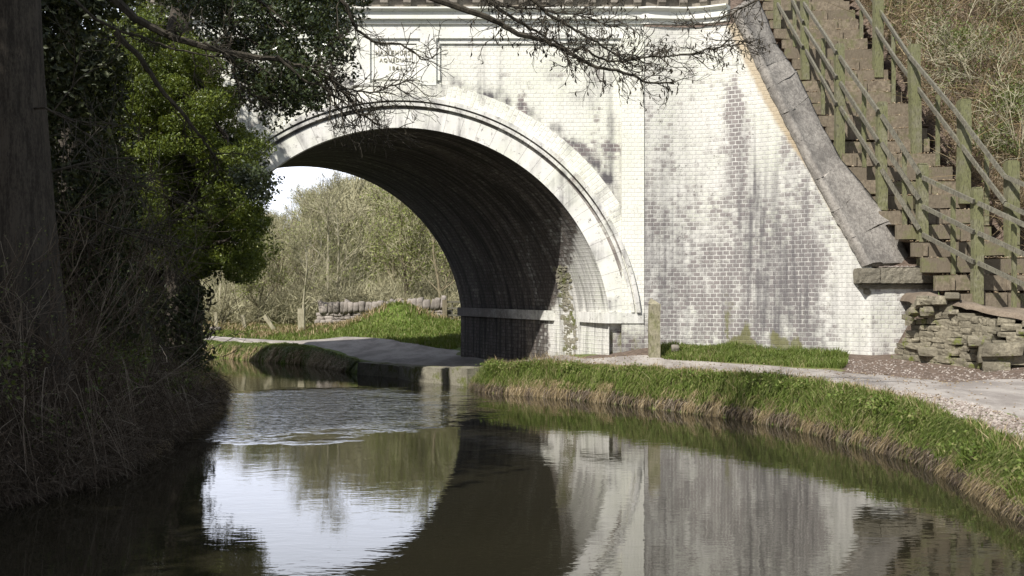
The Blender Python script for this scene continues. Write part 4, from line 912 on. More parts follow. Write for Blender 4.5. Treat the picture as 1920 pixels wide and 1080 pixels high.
# tan hanging grass on the face of the bank
ss_ = np.r_[0, np.cumsum(np.hypot(*np.diff(sel, axis=0).T))]
def hanging(name, n, mat, o0, o1, h0, h1, drop, thr, seed, wd=(.004, .009), sel=sel):
    ss_ = np.r_[0, np.cumsum(np.hypot(*np.diff(sel, axis=0).T))]
    t = rng.uniform(0, ss_[-1], n); cl_ = vnoise(t*1.5, seed)*.55+vnoise(t*5, seed+4)*.45
    t = t[rng.random(n) < sm(cl_, thr, thr+.3)*.93+.07]; n = len(t)
    bx = np.interp(t, ss_, sel[:, 0]); by = np.interp(t, ss_, sel[:, 1])
    ta = np.stack((np.interp(t+.1, ss_, sel[:, 0])-np.interp(t-.1, ss_, sel[:, 0]), np.interp(t+.1, ss_, sel[:, 1])-np.interp(t-.1, ss_, sel[:, 1])), 1); ta /= np.linalg.norm(ta, axis=1)[:, None]+1e-9
    no = np.stack((ta[:, 1], -ta[:, 0]), 1); no[inpoly(bx+no[:, 0]*.3, by+no[:, 1]*.3, canal_poly)] *= -1
    off = rng.uniform(o0, o1, n); B = np.stack((bx+no[:, 0]*off, by+no[:, 1]*off, H(bx+no[:, 0]*off, by+no[:, 1]*off)-.01), 1)
    dr_ = np.stack((-no[:, 0], -no[:, 1], rng.uniform(-.1, .8, n)), 1)+rng.normal(0, .45, (n, 3)); dr_ /= np.linalg.norm(dr_, axis=1)[:, None]; hg = rng.uniform(h0, h1, n)[:, None]*rng.uniform(.5, 1.1, (n, 1))
    q1 = B+dr_*hg*.4; q2 = q1+dr_*hg*.25-np.array((0, 0, 1))*hg*.3*drop; q3 = q2+dr_*hg*.08-np.array((0, 0, 1))*hg*rng.uniform(.3, .9, (n, 1))*drop+rng.normal(0, .02, (n, 3)); q3[:, 2] = np.maximum(q3[:, 2], -.03)
    sd = np.stack((ta[:, 0], ta[:, 1], 0*t), 1)*rng.uniform(*wd, (n, 1))
    V = np.stack((B-sd, B+sd, q1+sd, q1-sd, q2+sd, q2-sd, q3+sd*.3, q3-sd*.3), 1).reshape(-1, 3); i = np.arange(n)*8
    F = np.concatenate([np.stack((i+a_, i+b_, i+c_, i+d_), 1) for a_, b_, c_, d_ in ((0, 1, 2, 3), (3, 2, 4, 5), (5, 4, 6, 7))])
    return tag(mesh(name, V, F, mat), kind='stuff')
hanging('hanging_dry_grass', 36000, M['tan'], .02, .21, .10, .28, 1., .42, 0, (.0022, .005))
hanging('overhanging_grass', 52000, M['grass'], .14, .5, .09, .27, .75, .3, 20, (.003, .007))
hanging('hanging_root_mat', 9000, M['bramble'], .02, .14, .1, .25, 1, .2, 40)
grass('bank_straw', bank_poly, 420, .16, M['tan'], .8, .010)
# loose weeds and leafy tufts in the bank
kx = rng.uniform(2, ss_[-1], 34); C = []
for t_ in kx:
    c = np.array((np.interp(t_, ss_, sel[:, 0]), np.interp(t_, ss_, sel[:, 1]), 0)); o2 = (c[0]+.25, c[1]+.2); c = np.array((o2[0], o2[1], float(H(*o2)[0])+.07)); C.append(c+rng.normal(0, 1, (150, 3))*(.14, .12, .06))
tag(leaves('bank_weeds', np.concatenate(C), .05, M['grass'], aspect=.6), kind='stuff')
# verge below the wing wall
verge = [tuple(P(*p)[:2]) for p in ((1240, 673, 24.8), (1330, 678, 24.0), (1434, 684, 23.3), (1530, 691, 22.3), (1580, 694, 21.9), (1590, 680, 22.8))]+[(6.9, 23.7), (6.5, 24.1), (5.6, 24.85), (4.6, 25.45), (3.8, 25.8), (3.25, 25.9)]
grass('verge_grass', verge, 3000, .13, M['grass'], .4, .013)
# turf beyond the arch and in the shadow of the vault
fedge = re[(re[:, 1] > 32.9) & (re[:, 0] > -24)]
far1 = [tuple(p) for p in fedge]+[(-20, 49.2), (-12.0, 44.4), (-8.4, 41.6), (-6.4, 38.0), (-4.5, 34.0)]
grass('far_bank_grass', far1, 1500, .07, M['grass'], .5, .018)
hanging('far_hanging_grass', 15000, M['tan'], .04, .3, .15, .34, .9, .35, 3, (.008, .016), fedge)
hanging('far_overhanging_grass', 22000, M['grass'], .1, .45, .1, .25, .7, .2, 8, (.008, .014), fedge)
far2 = [(-1.9, 36.3), (-5.5, 41.6), (-8.6, 43.9), (-13, 46.9), (-20, 51.4), (-24, 56), (0, 56), (2, 46)]
grass('field_grass', far2, 330, .13, M['grass'], .6, .03)
x, y = scatter(far2, 60); k_ = vnoise(x*.9, y*.9) > .5; x, y = x[k_], y[k_]; k_ = y > 45; x, y = x[k_], y[k_]
V, F = blades(np.stack((x, y, H(x, y)), 1), np.full(len(x), .28), rng.normal(0, .5, (len(x), 3))*(1, 1, 0), .04); tag(mesh('field_dry_grass', V, F, M['tan']), kind='stuff')
# gravel heaped along the path edge, scattered stones under the wall, leaf litter on the steps
def pebbles(name, x, y, s, mat, z=None):
    n = len(x); T = np.array([(1, 0, 0), (-1, 0, 0), (0, 1, 0), (0, -1, 0), (0, 0, .7), (0, 0, -.7)]); F = np.array([(0, 2, 4), (2, 1, 4), (1, 3, 4), (3, 0, 4), (2, 0, 5), (1, 2, 5), (3, 1, 5), (0, 3, 5)])
    z = H(x, y) if z is None else z; sz = (s*rng.uniform(.5, 1.4, n))[:, None, None]*rng.uniform(.7, 1.2, (n, 1, 3))
    a = rng.uniform(0, 6.3, n); c_, s_ = np.cos(a), np.sin(a); V = np.repeat(T[None], n, 0)*sz+rng.normal(0, .1, (n, 6, 3))*s
    V = np.stack((V[..., 0]*c_[:, None]-V[..., 1]*s_[:, None], V[..., 0]*s_[:, None]+V[..., 1]*c_[:, None], V[..., 2]), -1)+np.stack((x, y, z+s*.15), 1)[:, None]
    return tag(mesh(name, V.reshape(-1, 3), (F[None]+np.arange(n)[:, None, None]*6).reshape(-1, 3), mat), kind='stuff')
M['gravel'] = mat_leaf('loose_gravel', [(.1, (.13, .10, .085)), (.45, (.20, .17, .15)), (.75, (.31, .27, .24)), (.97, (.38, .35, .32))], 0, .9, .2)
gp = [tuple(P(*p)[:2]) for p in ((1918, 842, 12.1), (1815, 793, 13.9), (1752, 774, 14.9), (1678, 750, 16.4), (1539, 719, 18.8), (1553, 714, 19.1), (1678, 733, 17.2), (1747, 741, 16.5), (1844, 766, 15.2), (1920, 789, 14.0))]
x, y = scatter(gp, 900); pebbles('gravel_edge', x, y, .026, M['gravel'])
x, y = scatter([(5.9, 8), (6.4, 12), (5.2, 12.6), (5.3, 8)], 200); pebbles('gravel_edge', x, y, .026, M['gravel'])
fr = A[(A[:, 1] > 11) & (A[:, 1] < 26)]; ii = rng.integers(0, len(fr), 900); pebbles('gravel_edge', fr[ii, 0]+rng.normal(0, .06, 900), fr[ii, 1]+rng.normal(0, .06, 900), .02, M['gravel'])
dirt = [tuple(P(*p)[:2]) for p in ((1585, 697, 21.4), (1678, 707, 20.6), (1789, 715, 19.5), (1920, 711, 19), (1925, 692, 20.1), (1860, 690, 20.5), (1760, 680, 21.6), (1690, 672, 22.6), (1590, 672, 23.1))]
fr2 = PV[(PV[:, 13, 1] > 10) & (PV[:, 13, 1] < 30)]; ii = rng.integers(0, len(fr2), 1500); tt_ = np.where(rng.random(1500) < .5, rng.beta(.6, 3, 1500), 1-rng.beta(.6, 3, 1500)); kk = np.clip((tt_*25).astype(int), 0, 25)
q_ = fr2[ii, kk]+rng.normal(0, .05, (1500, 2)); pebbles('path_litter', q_[:, 0], q_[:, 1], .016, M['slope'], z=H(q_[:, 0], q_[:, 1])+.018)
x, y = scatter(dirt, 170); k_ = rng.random(len(x)) < .35+.65*vnoise(x*3, y*3); pebbles('litter_stones', x[k_], y[k_], .022, M['gravel'])
n = 2600; y = rng.uniform(22.6, 32, n); x = LX(y)+(RX(y)-LX(y))*np.where(rng.random(n) < .45, rng.beta(6, 1.2, n), rng.random(n)); kk = np.floor((y-22.45)/.42); pebbles('leaf_litter', x, y, .028, M['slope'], z=stair_z(22.45+kk*.42)+.01)
x = rng.uniform(7.6, 8.35, 260); pebbles('ledge_litter', x, rng.uniform(23.5, 23.85, 260), .022, M['gravel'], z=np.full(260, 2.76))
# ---------------------------------------------------------------- trees
def in_px(poly, n, D0, D1, edge=0):
    p = np.array(poly, float); lo, hi = p.min(0), p.max(0); out = []
    while len(out) < n:
        x, y = rng.uniform(lo, hi)
        if inpoly(np.array([x]), np.array([y]), poly)[0]: out.append(P(x, y, rng.uniform(D0, D1)))
    return np.array(out)
def clusters(C, n, r, flat=.8):
    o = rng.normal(0, 1, (len(C), n, 3)); o *= (rng.uniform(.35, 1, (len(C), n, 1))**.6)*r/np.maximum(np.linalg.norm(o, axis=2), 1e-6)[..., None]
    o[..., 2] *= flat; return (C[:, None]+o*rng.uniform(.6, 1.35, (len(C), 1, 1))).reshape(-1, 3)
def limb(a, b, n=7, sag=0., wob=.05):
    a = np.array(a, float); b = np.array(b, float); t = np.linspace(0, 1, n)[:, None]; L_ = np.linalg.norm(b-a)
    p = a+(b-a)*t; p[1:-1] += rng.normal(0, wob*L_, (n-2, 3))*.5; p[:, 2] += -sag*4*(t*(1-t))[:, 0]; return p
def grow(m, p, d, L_, r, lev, k=3, spread=.7, up=.1, ends=None, nchild=(3, 5), taper=.45, wob=.18, minr=.003):
    """recursive bare branch"""
    n = 5; pts = [p]; d = d/np.linalg.norm(d); c = p.copy()
    for i in range(n-1):
        d = d+rng.normal(0, wob, 3)+np.array((0, 0, up*.35)); d /= np.linalg.norm(d); c = c+d*L_/(n-1); pts.append(c.copy())
    rr = np.linspace(r, max(r*taper, minr), n); m.tube(pts, rr, k if lev else 3)
    if ends is not None: ends.append((pts[-1], d, lev))
    if lev <= 0: return
    for i in range(rng.integers(*nchild)):
        t = rng.uniform(.3, 1); q = int(t*(n-1)); q = min(q, n-2); b = pts[q]+(pts[q+1]-pts[q])*(t*(n-1)-q)
        dd = (pts[q+1]-pts[q]); dd = dd/np.linalg.norm(dd)+rng.normal(0, spread, 3)+np.array((0, 0, up)); grow(m, b, dd, L_*rng.uniform(.5, .8), max(r*.5, minr), lev-1, k, spread, up, ends, nchild, taper, wob, minr)
# --- the sunlit evergreen that hangs over the left bank
ev_poly = [(212, 30), (280, 28), (350, 60), (420, 110), (446, 170), (450, 235), (478, 262), (488, 300), (470, 330), (505, 372), (508, 405), (490, 440), (508, 488), (480, 508), (448, 520), (432, 500), (402, 494), (378, 512), (330, 505), (300, 470), (265, 420), (240, 330), (215, 220)]
tr = empty('evergreen_tree', (-6.35, 22.3, .6), 'olive green evergreen with sunlit foliage hanging over the left bank beside the arch', 'tree')
m = MB(); m.tube(smooth_line([(-6.5, 22.6, .2), (-6.5, 22.7, 2), (-6.6, 22.6, 4), (-6.4, 22.4, 7), (-6.6, 22.5, 9.5)], 5), np.linspace(.36, .16, 21), 10)
for q in range(26):
    z = rng.uniform(2.8, 8.5); e = in_px(ev_poly, 1, 20.6, 22.8)[0]; m.tube(limb((-6.5, 22.5, z-.4), e, 7, .1, .05), np.linspace(.09, .02, 7), 5)
m.build('trunk', M['bark'], tr, True)
C = in_px(ev_poly, 290, 20.4, 23.4); C[:, 1] += .0; leaves('foliage', clusters(C, 420, .34, .62), .066, M['sunleaf'], tr, .42, .2)
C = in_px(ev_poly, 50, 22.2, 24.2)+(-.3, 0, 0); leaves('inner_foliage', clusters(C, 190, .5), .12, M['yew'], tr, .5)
# --- dark evergreens in shade on the left
dk = [(-60, -60), (330, -60), (345, 40), (300, 110), (250, 60), (215, 150), (235, 330), (262, 420), (300, 480), (372, 515), (368, 560), (340, 640), (250, 640), (150, 620), (60, 540), (-60, 500)]
tr = empty('dark_evergreen', (-7.6, 19.5, .7), 'dark shaded evergreen filling the left side behind the bare trunks', 'tree')
m = MB(); m.tube(smooth_line([(-7.9, 20.5, .4), (-7.8, 20.4, 4), (-7.9, 20.3, 10)], 5), np.linspace(.3, .15, 11), 8)
m.tube(smooth_line([(-7.0, 24.5, .2), (-7.0, 24.4, 3), (-7.3, 24.3, 8)], 5), np.linspace(.45, .25, 11), 9)
m.build('trunk', M['bark'], tr, True)
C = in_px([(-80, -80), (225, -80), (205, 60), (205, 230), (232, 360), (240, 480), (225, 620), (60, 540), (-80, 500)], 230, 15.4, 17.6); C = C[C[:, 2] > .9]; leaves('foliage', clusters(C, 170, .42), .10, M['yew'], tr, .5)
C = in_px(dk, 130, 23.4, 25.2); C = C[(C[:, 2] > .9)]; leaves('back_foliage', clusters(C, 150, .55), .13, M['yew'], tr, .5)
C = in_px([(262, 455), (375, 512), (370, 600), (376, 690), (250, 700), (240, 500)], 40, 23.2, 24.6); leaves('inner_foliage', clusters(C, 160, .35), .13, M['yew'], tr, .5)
C = in_px([(232, 480), (372, 520), (366, 600), (372, 685), (240, 690)], 34, 20.6, 21.8); leaves('low_foliage', clusters(C, 150, .32), .10, M['yew'], tr, .5)  # dark leaves added to imitate the shade over trunk and abutment
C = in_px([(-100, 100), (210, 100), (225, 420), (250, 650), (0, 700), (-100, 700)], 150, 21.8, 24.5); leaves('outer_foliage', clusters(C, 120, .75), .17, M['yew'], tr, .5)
# --- the holly with glossy leaves reaching over the arch from above
hp = [(330, -60), (660, -60), (655, 20), (640, 55), (640, 95), (622, 120), (600, 118), (575, 160), (560, 205), (535, 205), (520, 170), (500, 215), (482, 190), (455, 150), (430, 95), (380, 70), (335, 40)]
tr = empty('holly_tree', (-8.3, 17.0, .8), 'glossy-leaved holly whose dark boughs reach in over the top left of the arch', 'tree')
m = MB(); m.tube(smooth_line([(-8.3, 17.0, .3), (-8.2, 16.9, 4), (-7.4, 16.7, 7.5), (-5.6, 16.4, 9.6)], 6), np.linspace(.22, .1, 19), 8)
for q in range(16):
    e = in_px(hp, 1, 15.2, 17)[0]; m.tube(limb((-6.6, 16.5, rng.uniform(7.9, 8.9)), e, 7, -.1, .05), np.linspace(.06, .012, 7), 5)
m.build('trunk', M['bark'], tr, True)
C = np.r_[in_px(hp, 140, 15.0, 17.6), in_px([(560, -60), (690, -60), (672, 60), (655, 130), (610, 190), (540, 240), (490, 250), (470, 200), (520, 120)], 26, 15.0, 17.0)]; leaves('foliage', clusters(C, 180, .25, .8), .062, M['holly'], tr, .55)
C = in_px([(430, 330), (470, 300), (500, 320), (512, 345), (505, 370), (480, 372), (450, 365)], 14, 19.5, 20.5); leaves('low_foliage', clusters(C, 110, .22), .07, M['holly'], tr, .55)
# --- off-frame crowns further left that keep this bank in shade
for (cx_, cy_, cz_, r_, lab) in ((-8.9, 7.9, 8.8, 3.1, 'broad dark evergreen outside the left of the view nearest the camera'), (-11.3, 11.6, 10.2, 3.3, 'tall dark evergreen outside the left of the view behind the nearest one'), (-9.6, 2.6, 7.5, 2.6, 'dark evergreen level with the camera on the left bank')):
    tr = empty('bank_evergreen', (cx_, cy_, .8), lab, 'tree'); m = MB(); m.tube(limb((cx_, cy_, .3), (cx_, cy_, cz_+1), 6, 0, .01), np.linspace(.3, .12, 6), 8); m.build('trunk', M['bark'], tr, True)
    o = rng.normal(0, 1, (230, 3)); o *= (rng.random((230, 1))**.33)*r_/np.linalg.norm(o, axis=1)[:, None]; o[:, 2] *= 1.25
    leaves('foliage', clusters(o+(cx_, cy_, cz_), 85, .7), .22, M['yew'], tr, .55)
# --- bare trunks on the left bank
def trunk_tree(name, lab, base, pts, r0, r1, mat, kids):
    t = empty(name, base, lab, 'tree'); m = MB(); l = smooth_line(pts, 6); m.tube(l, np.linspace(r0, r1, len(l)), 14); m.build('trunk', mat, t, True)
    m = MB()
    for z, d, L_, r in kids: 
        i = int(np.abs(l[:, 2]-z).argmin()); grow(m, l[i].copy(), np.array(d, float), L_, r, 3, 4, .55, -.02, None, (3, 5), .4, .14, .004)
    m.build('branches', M['twig'], t); return t
t1 = trunk_tree('alder_tree', 'large grey alder trunk at the far left edge whose bare branches droop across the arch', (-5.85, 13.4, .6),
   [(-5.45, 13.5, .2), (-5.6, 13.45, 1.5), (-5.75, 13.4, 3.5), (-5.85, 13.4, 6), (-5.7, 13.3, 9)], .46, .30, M['bark'],
   [(2.8, (1, .9, .25), 1.3, .018), (3.1, (1, .6, .15), 1.5, .02), (3.6, (1, .4, .1), 1.4, .02), (4.2, (.8, -.4, 0), 1.2, .02)])
t2 = trunk_tree('bare_tree', 'slim mossy trunk on the left bank halfway to the arch', (-6.0, 18.3, .6),
   [(-5.85, 18.3, .3), (-5.95, 18.3, 1.5), (-6.1, 18.3, 3), (-6.35, 18.4, 4.2), (-7.0, 18.4, 6.0)], .24, .10, mat_bark('mossy_bark', (.06, .055, .035), (.11, .10, .065), .9),
   [(1.6, (1, -.9, .2), .9, .015), (2.1, (.7, -.8, .1), 1.0, .015), (2.6, (.8, -.9, .0), 1.1, .015), (3.3, (-.3, -1, .1), 1.6, .02), (3.0, (-1, -.5, .1), 1.7, .02), (2.4, (-1, -1, 0), 1.8, .02)])
# --- the alder's drooping limbs in front of the arch, with their catkins
Dn = 16.2
br = [ # (start depth, end depth, radius start, end, pixels)
 (14.2, 15.4, .062, .015, [(150, -60), (205, -12), (252, 33), (296, 56), (333, 74), (407, 93), (480, 107), (525, 112), (576, 129), (620, 151), (652, 182), (677, 220)]),
 (15.2, 16.4, .05, .012, [(560, -70), (700, -40), (800, -5), (900, 28), (935, 42), (963, 60), (1004, 72), (1042, 85), (1076, 104), (1120, 126), (1168, 135), (1195, 146), (1215, 154), (1262, 157)]),
 (16.4, 16.7, .02, .006, [(1076, 98), (1090, 88), (1108, 100), (1135, 113), (1168, 116), (1215, 107), (1262, 105), (1325, 94), (1372, 82), (1400, 72)]),
 (15.4, 16.3, .032, .008, [(740, -60), (880, -20), (940, 20), (994, 53), (1026, 72), (1060, 90), (1076, 100)]),
 (15.6, 16.6, .03, .006, [(900, -60), (980, -15), (1020, 19), (1054, 42), (1089, 63), (1120, 80), (1152, 100), (1170, 112), (1200, 110)]),
 (16, 16.8, .02, .006, [(860, -40), (915, 5), (960, 14), (1040, 22), (1090, 30), (1130, 44), (1160, 50)]),
 (15, 15.8, .02, .006, [(1640, -80), (1500, -30), (1422, 0), (1372, 25), (1334, 47), (1306, 44)]),
 (14.8, 15.6, .035, .006, [(500, -60), (600, -20), (645, 5), (660, 40), (676, 60), (710, 80), (760, 86), (790, 110), (815, 108)]),
 (14.8, 15.5, .02, .005, [(520, 105), (570, 150), (600, 160), (640, 190), (690, 222), (720, 240), (760, 238)]),
 (14.5, 15.3, .018, .005, [(380, 80), (430, 105), (441, 130), (445, 158), (470, 175), (500, 185)]),
 (15, 15.6, .02, .005, [(610, 150), (625, 175), (634, 205)]), (15, 15.6, .02, .005, [(590, 120), (640, 160), (670, 190), (685, 228)]),
 (14.6, 15.4, .016, .005, [(620, 150), (660, 168), (700, 172), (740, 160), (770, 150)]),
 (14.2, 14.9, .022, .006, [(100, -40), (180, 35), (240, 62), (300, 82), (360, 98), (420, 108), (470, 112)]),
 (14.3, 15.2, .04, .01, [(215, 60), (260, 105), (290, 150), (330, 200), (365, 240), (390, 275), (405, 300)])]
m = MB(); tips = []; cat = []
for i, (Da, Db, ra, rb, px) in enumerate(br):
    pts = np.array([P(x, y, Da+(Db-Da)*j/(len(px)-1)) for j, (x, y) in enumerate(px)]); l = smooth_line(pts, 4); l += rng.normal(0, .008, l.shape)
    if i in (0,): l = np.vstack((np.array([(-5.95, 13.4, 7.2), (-5.85, 13.7, 6.4)]), l))
    if i in (1, 3, 4, 5, 7): l = np.vstack((np.array([(-5.95, 13.3, 8.5), (-4.6, 14.2, 7.6), (-3.6, 14.9, 7.1)]), l))
    m.tube(l, np.linspace(ra, rb, len(l)), 6)
    dens = (12, 20, 22, 14, 18, 16, 8, 10, 12, 8, 6, 10, 12, 6, 6)[i]
    for q in range(dens*2):
        kx = int(rng.integers(len(l)//4, len(l)-1)); d = l[kx+1]-l[kx]; d /= np.linalg.norm(d); d = d+rng.normal(0, .75, 3)*(1, .5, 1)
        grow(m, l[kx].copy(), d, rng.uniform(.18, .5), .0085, 2, 4, .6, .02, tips if i in (1, 2, 3, 4, 5, 6) else None, (2, 4), .5, .22, .0035)
m.build('overhanging_branches', M['twig'], t1)
m = MB()
for p, d, lev in tips:
    if rng.random() < .28:
        c = p; L_ = rng.uniform(.035, .07); m.tube([c, c+(rng.normal(0, .01), rng.normal(0, .01), -L_*.5), c+(rng.normal(0, .015), rng.normal(0, .015), -L_)], [.007, .012, .006], 4)
tag(m.build('catkins', M['twig'], t1), kind='stuff')
# --- brambles and shrubs on the left bank
n = 900; le = left_edge[(left_edge[:, 1] > 9) & (left_edge[:, 1] < 23)]; ls = np.r_[0, np.cumsum(np.hypot(*np.diff(le, axis=0).T))]
m = MB(); tt = rng.uniform(0, ls[-1], n)
for t_ in tt:
    x = np.interp(t_, ls, le[:, 0]); y = np.interp(t_, ls, le[:, 1]); x -= .3*float(sm(y, 18, 21)); inl = abs(rng.normal(0, .7)); x0 = x-inl-.05; z0 = float(np.clip(.3+inl*.2, .1, 1)); h_ = rng.uniform(.3, 1.0)*(1.2 if y < 17 else .6); out = rng.uniform(.0, .65); ay = rng.normal(-.1, .7)
    p = [(x0, y, z0-.1), (x0+out*.25, y+ay*.3, z0+h_*.7), (x0+out*.6, y+ay*.6, z0+h_*.85), (x0+out*.9, y+ay*.85, z0+h_*.5), (x0+out*1.05+.05, y+ay, max(z0+h_*rng.uniform(-.6, .3), .03))]
    m.tube(smooth_line(p, 2), np.linspace(.008, .003, 9), 3)
bm_ = m.build('bramble_thicket', M['bramble']); tag(bm_, kind='stuff')
nn = 42000; t_ = rng.uniform(0, ls[-1], nn); x = np.interp(t_, ls, le[:, 0]); y = np.interp(t_, ls, le[:, 1]); x = x-.3*sm(y, 19, 22); inl = np.abs(rng.normal(.1, .9, nn))
z0 = .12+inl*.25+rng.random(nn)**1.5*np.where(y < 16, 1.3, np.where(y < 20, .8, .4))*np.minimum(1, inl+.35); Bq = np.stack((x-inl+.22, y+rng.normal(0, .2, nn), z0), 1)
dq = rng.normal(0, 1, (nn, 3))+(.2, -.2, .1); V, F = slivers(Bq, dq, rng.uniform(.12, .42, nn), rng.uniform(.004, .009, nn), .25); tag(mesh('bramble_thicket', V, F, M['bramble']), kind='stuff')
nn = 16000; t_ = rng.uniform(0, ls[-1], nn); x = np.interp(t_, ls, le[:, 0]); y = np.interp(t_, ls, le[:, 1]); Bq = np.stack((x+rng.normal(-.05, .12, nn), y, .08+rng.random(nn)*.45), 1)
V, F = slivers(Bq, rng.normal(0, .6, (nn, 3))+(.5, -.3, -.45), rng.uniform(.12, .38, nn), .007, .25); V[:, 2] = np.maximum(V[:, 2], -.02); tag(mesh('bank_fringe', V, F, M['bramble']), kind='stuff')
nn = 24000; t_ = rng.uniform(0, ls[-1], nn); x = np.interp(t_, ls, le[:, 0]); y = np.interp(t_, ls, le[:, 1]); inl = np.abs(rng.normal(.35, .9, nn)); Cq = np.stack((x-inl+.1, y, .2+inl*.25+rng.random(nn)**1.3*np.where(y < 16, 1.2, .6)), 1)
k_ = vnoise(Cq[:, 0]*1.8, Cq[:, 1]*1.8, Cq[:, 2]*1.8) > .48; tag(leaves('bramble_leaves', Cq[k_], .055, M['ivy'], None, .6), kind='stuff')
hanging('left_bank_sedge', 16000, M['tan'], .0, .6, .25, .6, .8, .35, 50, (.003, .007), left_edge[(left_edge[:, 1] > 14.5) & (left_edge[:, 1] < 24.5)])
# pale dry grass at the bank's point
nn = 9000; y = rng.uniform(20, 25.3, nn); x = np.interp(y, left_edge[:, 1][2:60], left_edge[:, 0][2:60])-np.abs(rng.normal(0, .35, nn))-.03; B = np.stack((x, y, H(x, y)), 1); k_ = B[:, 2] > .05; B = B[k_]; d = rng.normal(0, .5, (len(B), 3))+(.45, -.2, .6)
V, F = slivers(B, d, rng.uniform(.15, .42, len(B)), .010, .3); tag(mesh('bank_point_grass', V, F, M['tan']), kind='stuff')
# shrubs rising behind the thicket
for i, (px, D, h_, lab) in enumerate(((60, 14.2, 3.4, 'tangled brown shrub in front of the large alder trunk'), (170, 15.6, 3.0, 'tangled brown shrub between the alder and the slim mossy trunk'), (20, 12.9, 2.6, 'low tangled brown shrub nearest the camera on the left bank'), (285, 20.6, 1.2, 'small twiggy shrub under the sunlit evergreen'), (120, 17.8, 3.6, 'thin pale-stemmed shrub behind the tangled ones'))):
    b = np.array((xx(px, D), D, .45)); t = empty('twiggy_shrub', b, lab, 'shrub'); m = MB(); ends = []
    for q in range(13 if h_ > 2 else 8):
        grow(m, b+rng.normal(0, .25, 3)*(1, 1, 0), rng.normal(0, .32, 3)+(.05, -.05, 1), h_*rng.uniform(.45, .65), .013, 3, 4, .5, .08, ends, (3, 5), .45, .12, .003)
    m.build('stems', M['bramble'], t)
    E = np.array([e[0] for e in ends]); E = E[rng.integers(0, len(E), 900)]+rng.normal(0, .12, (900, 3)); leaves('buds', E, .028, M['ivy'], t, .6, kind='stuff')
# ---------------------------------------------------------------- brambles and dead bracken on the right bank
n = 60000; y = rng.uniform(22.4, 36, n); x0 = RX(y)+.35; x = x0+rng.random(n)**1.2*9; z = emb_z(x, y)+.02
k_ = rng.random(n) < .3+vnoise(x*1.5, y*1.5); x, y, z = x[k_], y[k_], z[k_]; n = len(x); hq = vnoise(x*1.1, y*1.1, 5)
B = np.stack((x, y, z+rng.random(n)**2*.5*hq), 1); d = rng.normal(0, .75, (n, 3))+(-.35, -.45, .15); V, F = slivers(B, d, rng.uniform(.15, .6, n), rng.uniform(.008, .018, n), .25); tag(mesh('dead_bracken', V, F, M['slope']), kind='stuff')
n = 2600; y = rng.uniform(22.6, 35, n); x = RX(y)+.5+rng.random(n)*8; z = emb_z(x, y); dd_ = rng.normal(0, .7, (n, 3))+(-.5, -.5, .5); V, F = slivers(np.stack((x, y, z), 1), dd_, rng.uniform(.6, 1.5, n), .022, .25); tag(mesh('bramble_canes', V, F, M['tan']), kind='stuff')
for px, py, r_, lab in ((1890, 235, .75, 'dense dark green bush on the right bank at the frame edge'), (1765, 95, .4, 'small green bush in the dead bracken beside the upper right handrail'), (1860, 300, .5, 'dark green bush low on the right bank behind the thick handrail post')):
    D = onstair(px, py); b = P(px, py, D)+(.2, .2, -.1); t = empty('green_bush', b, lab, 'bush'); m = MB()
    for q in range(7): grow(m, b.copy(), rng.normal(0, .5, 3)+(0, 0, .8), r_*.9, .015, 2, 4)
    m.build('stems', M['twig'], t); o = rng.normal(0, .5, (26, 3))*r_+(0, -.1, r_*.6); leaves('foliage', clusters(b+o, 110, .22*r_/.5), .06, M['ivy'], t, .55)
n = 15000; y = rng.uniform(22.6, 36, n); x = RX(y)+.4+rng.random(n)*9; z = emb_z(x, y)+.03+rng.random(n)*.4; k_ = vnoise(x*.9+3, y*.9, z*.5) > .60; tag(leaves('bank_undergrowth', np.stack((x, y, z), 1)[k_], .10, M['ivy'], None, .55), kind='stuff')
for i, (px, py, h_, lab) in enumerate(((1895, 200, 2.6, 'large bare bush on the right bank highest at the frame edge'), (1860, 60, 2.8, 'bare bush at the top right of the bank'), (1765, 40, 2.0, 'thin bare bush beside the upper right handrail'), (1930, 330, 2.2, 'bare bush low on the right bank near the thick handrail post'), (1830, 150, 1.8, 'straggling bare bush in the middle of the right bank'))):
    D = onstair(px, py); b = P(px, py, D); t = empty('bare_bush', b, lab, 'bush'); m = MB(); ends = []
    for q in range(9): grow(m, b+rng.normal(0, .3, 3)*(1, 1, 0), rng.normal(0, .6, 3)+(-.2, -.3, .7), h_*rng.uniform(.4, .6), .018, 3, 4, .55, .05, ends, (3, 5), .45, .16, .005)
    m.build('stems', M['slopetwig'] if 'slopetwig' in M else M['pale_bark'], t)
    E = np.array([e[0] for e in ends]); E = E[rng.integers(0, len(E), 1100)]+rng.normal(0, .2, (1100, 3)); leaves('leaves', E, .07, M['ivy'], t, .55)
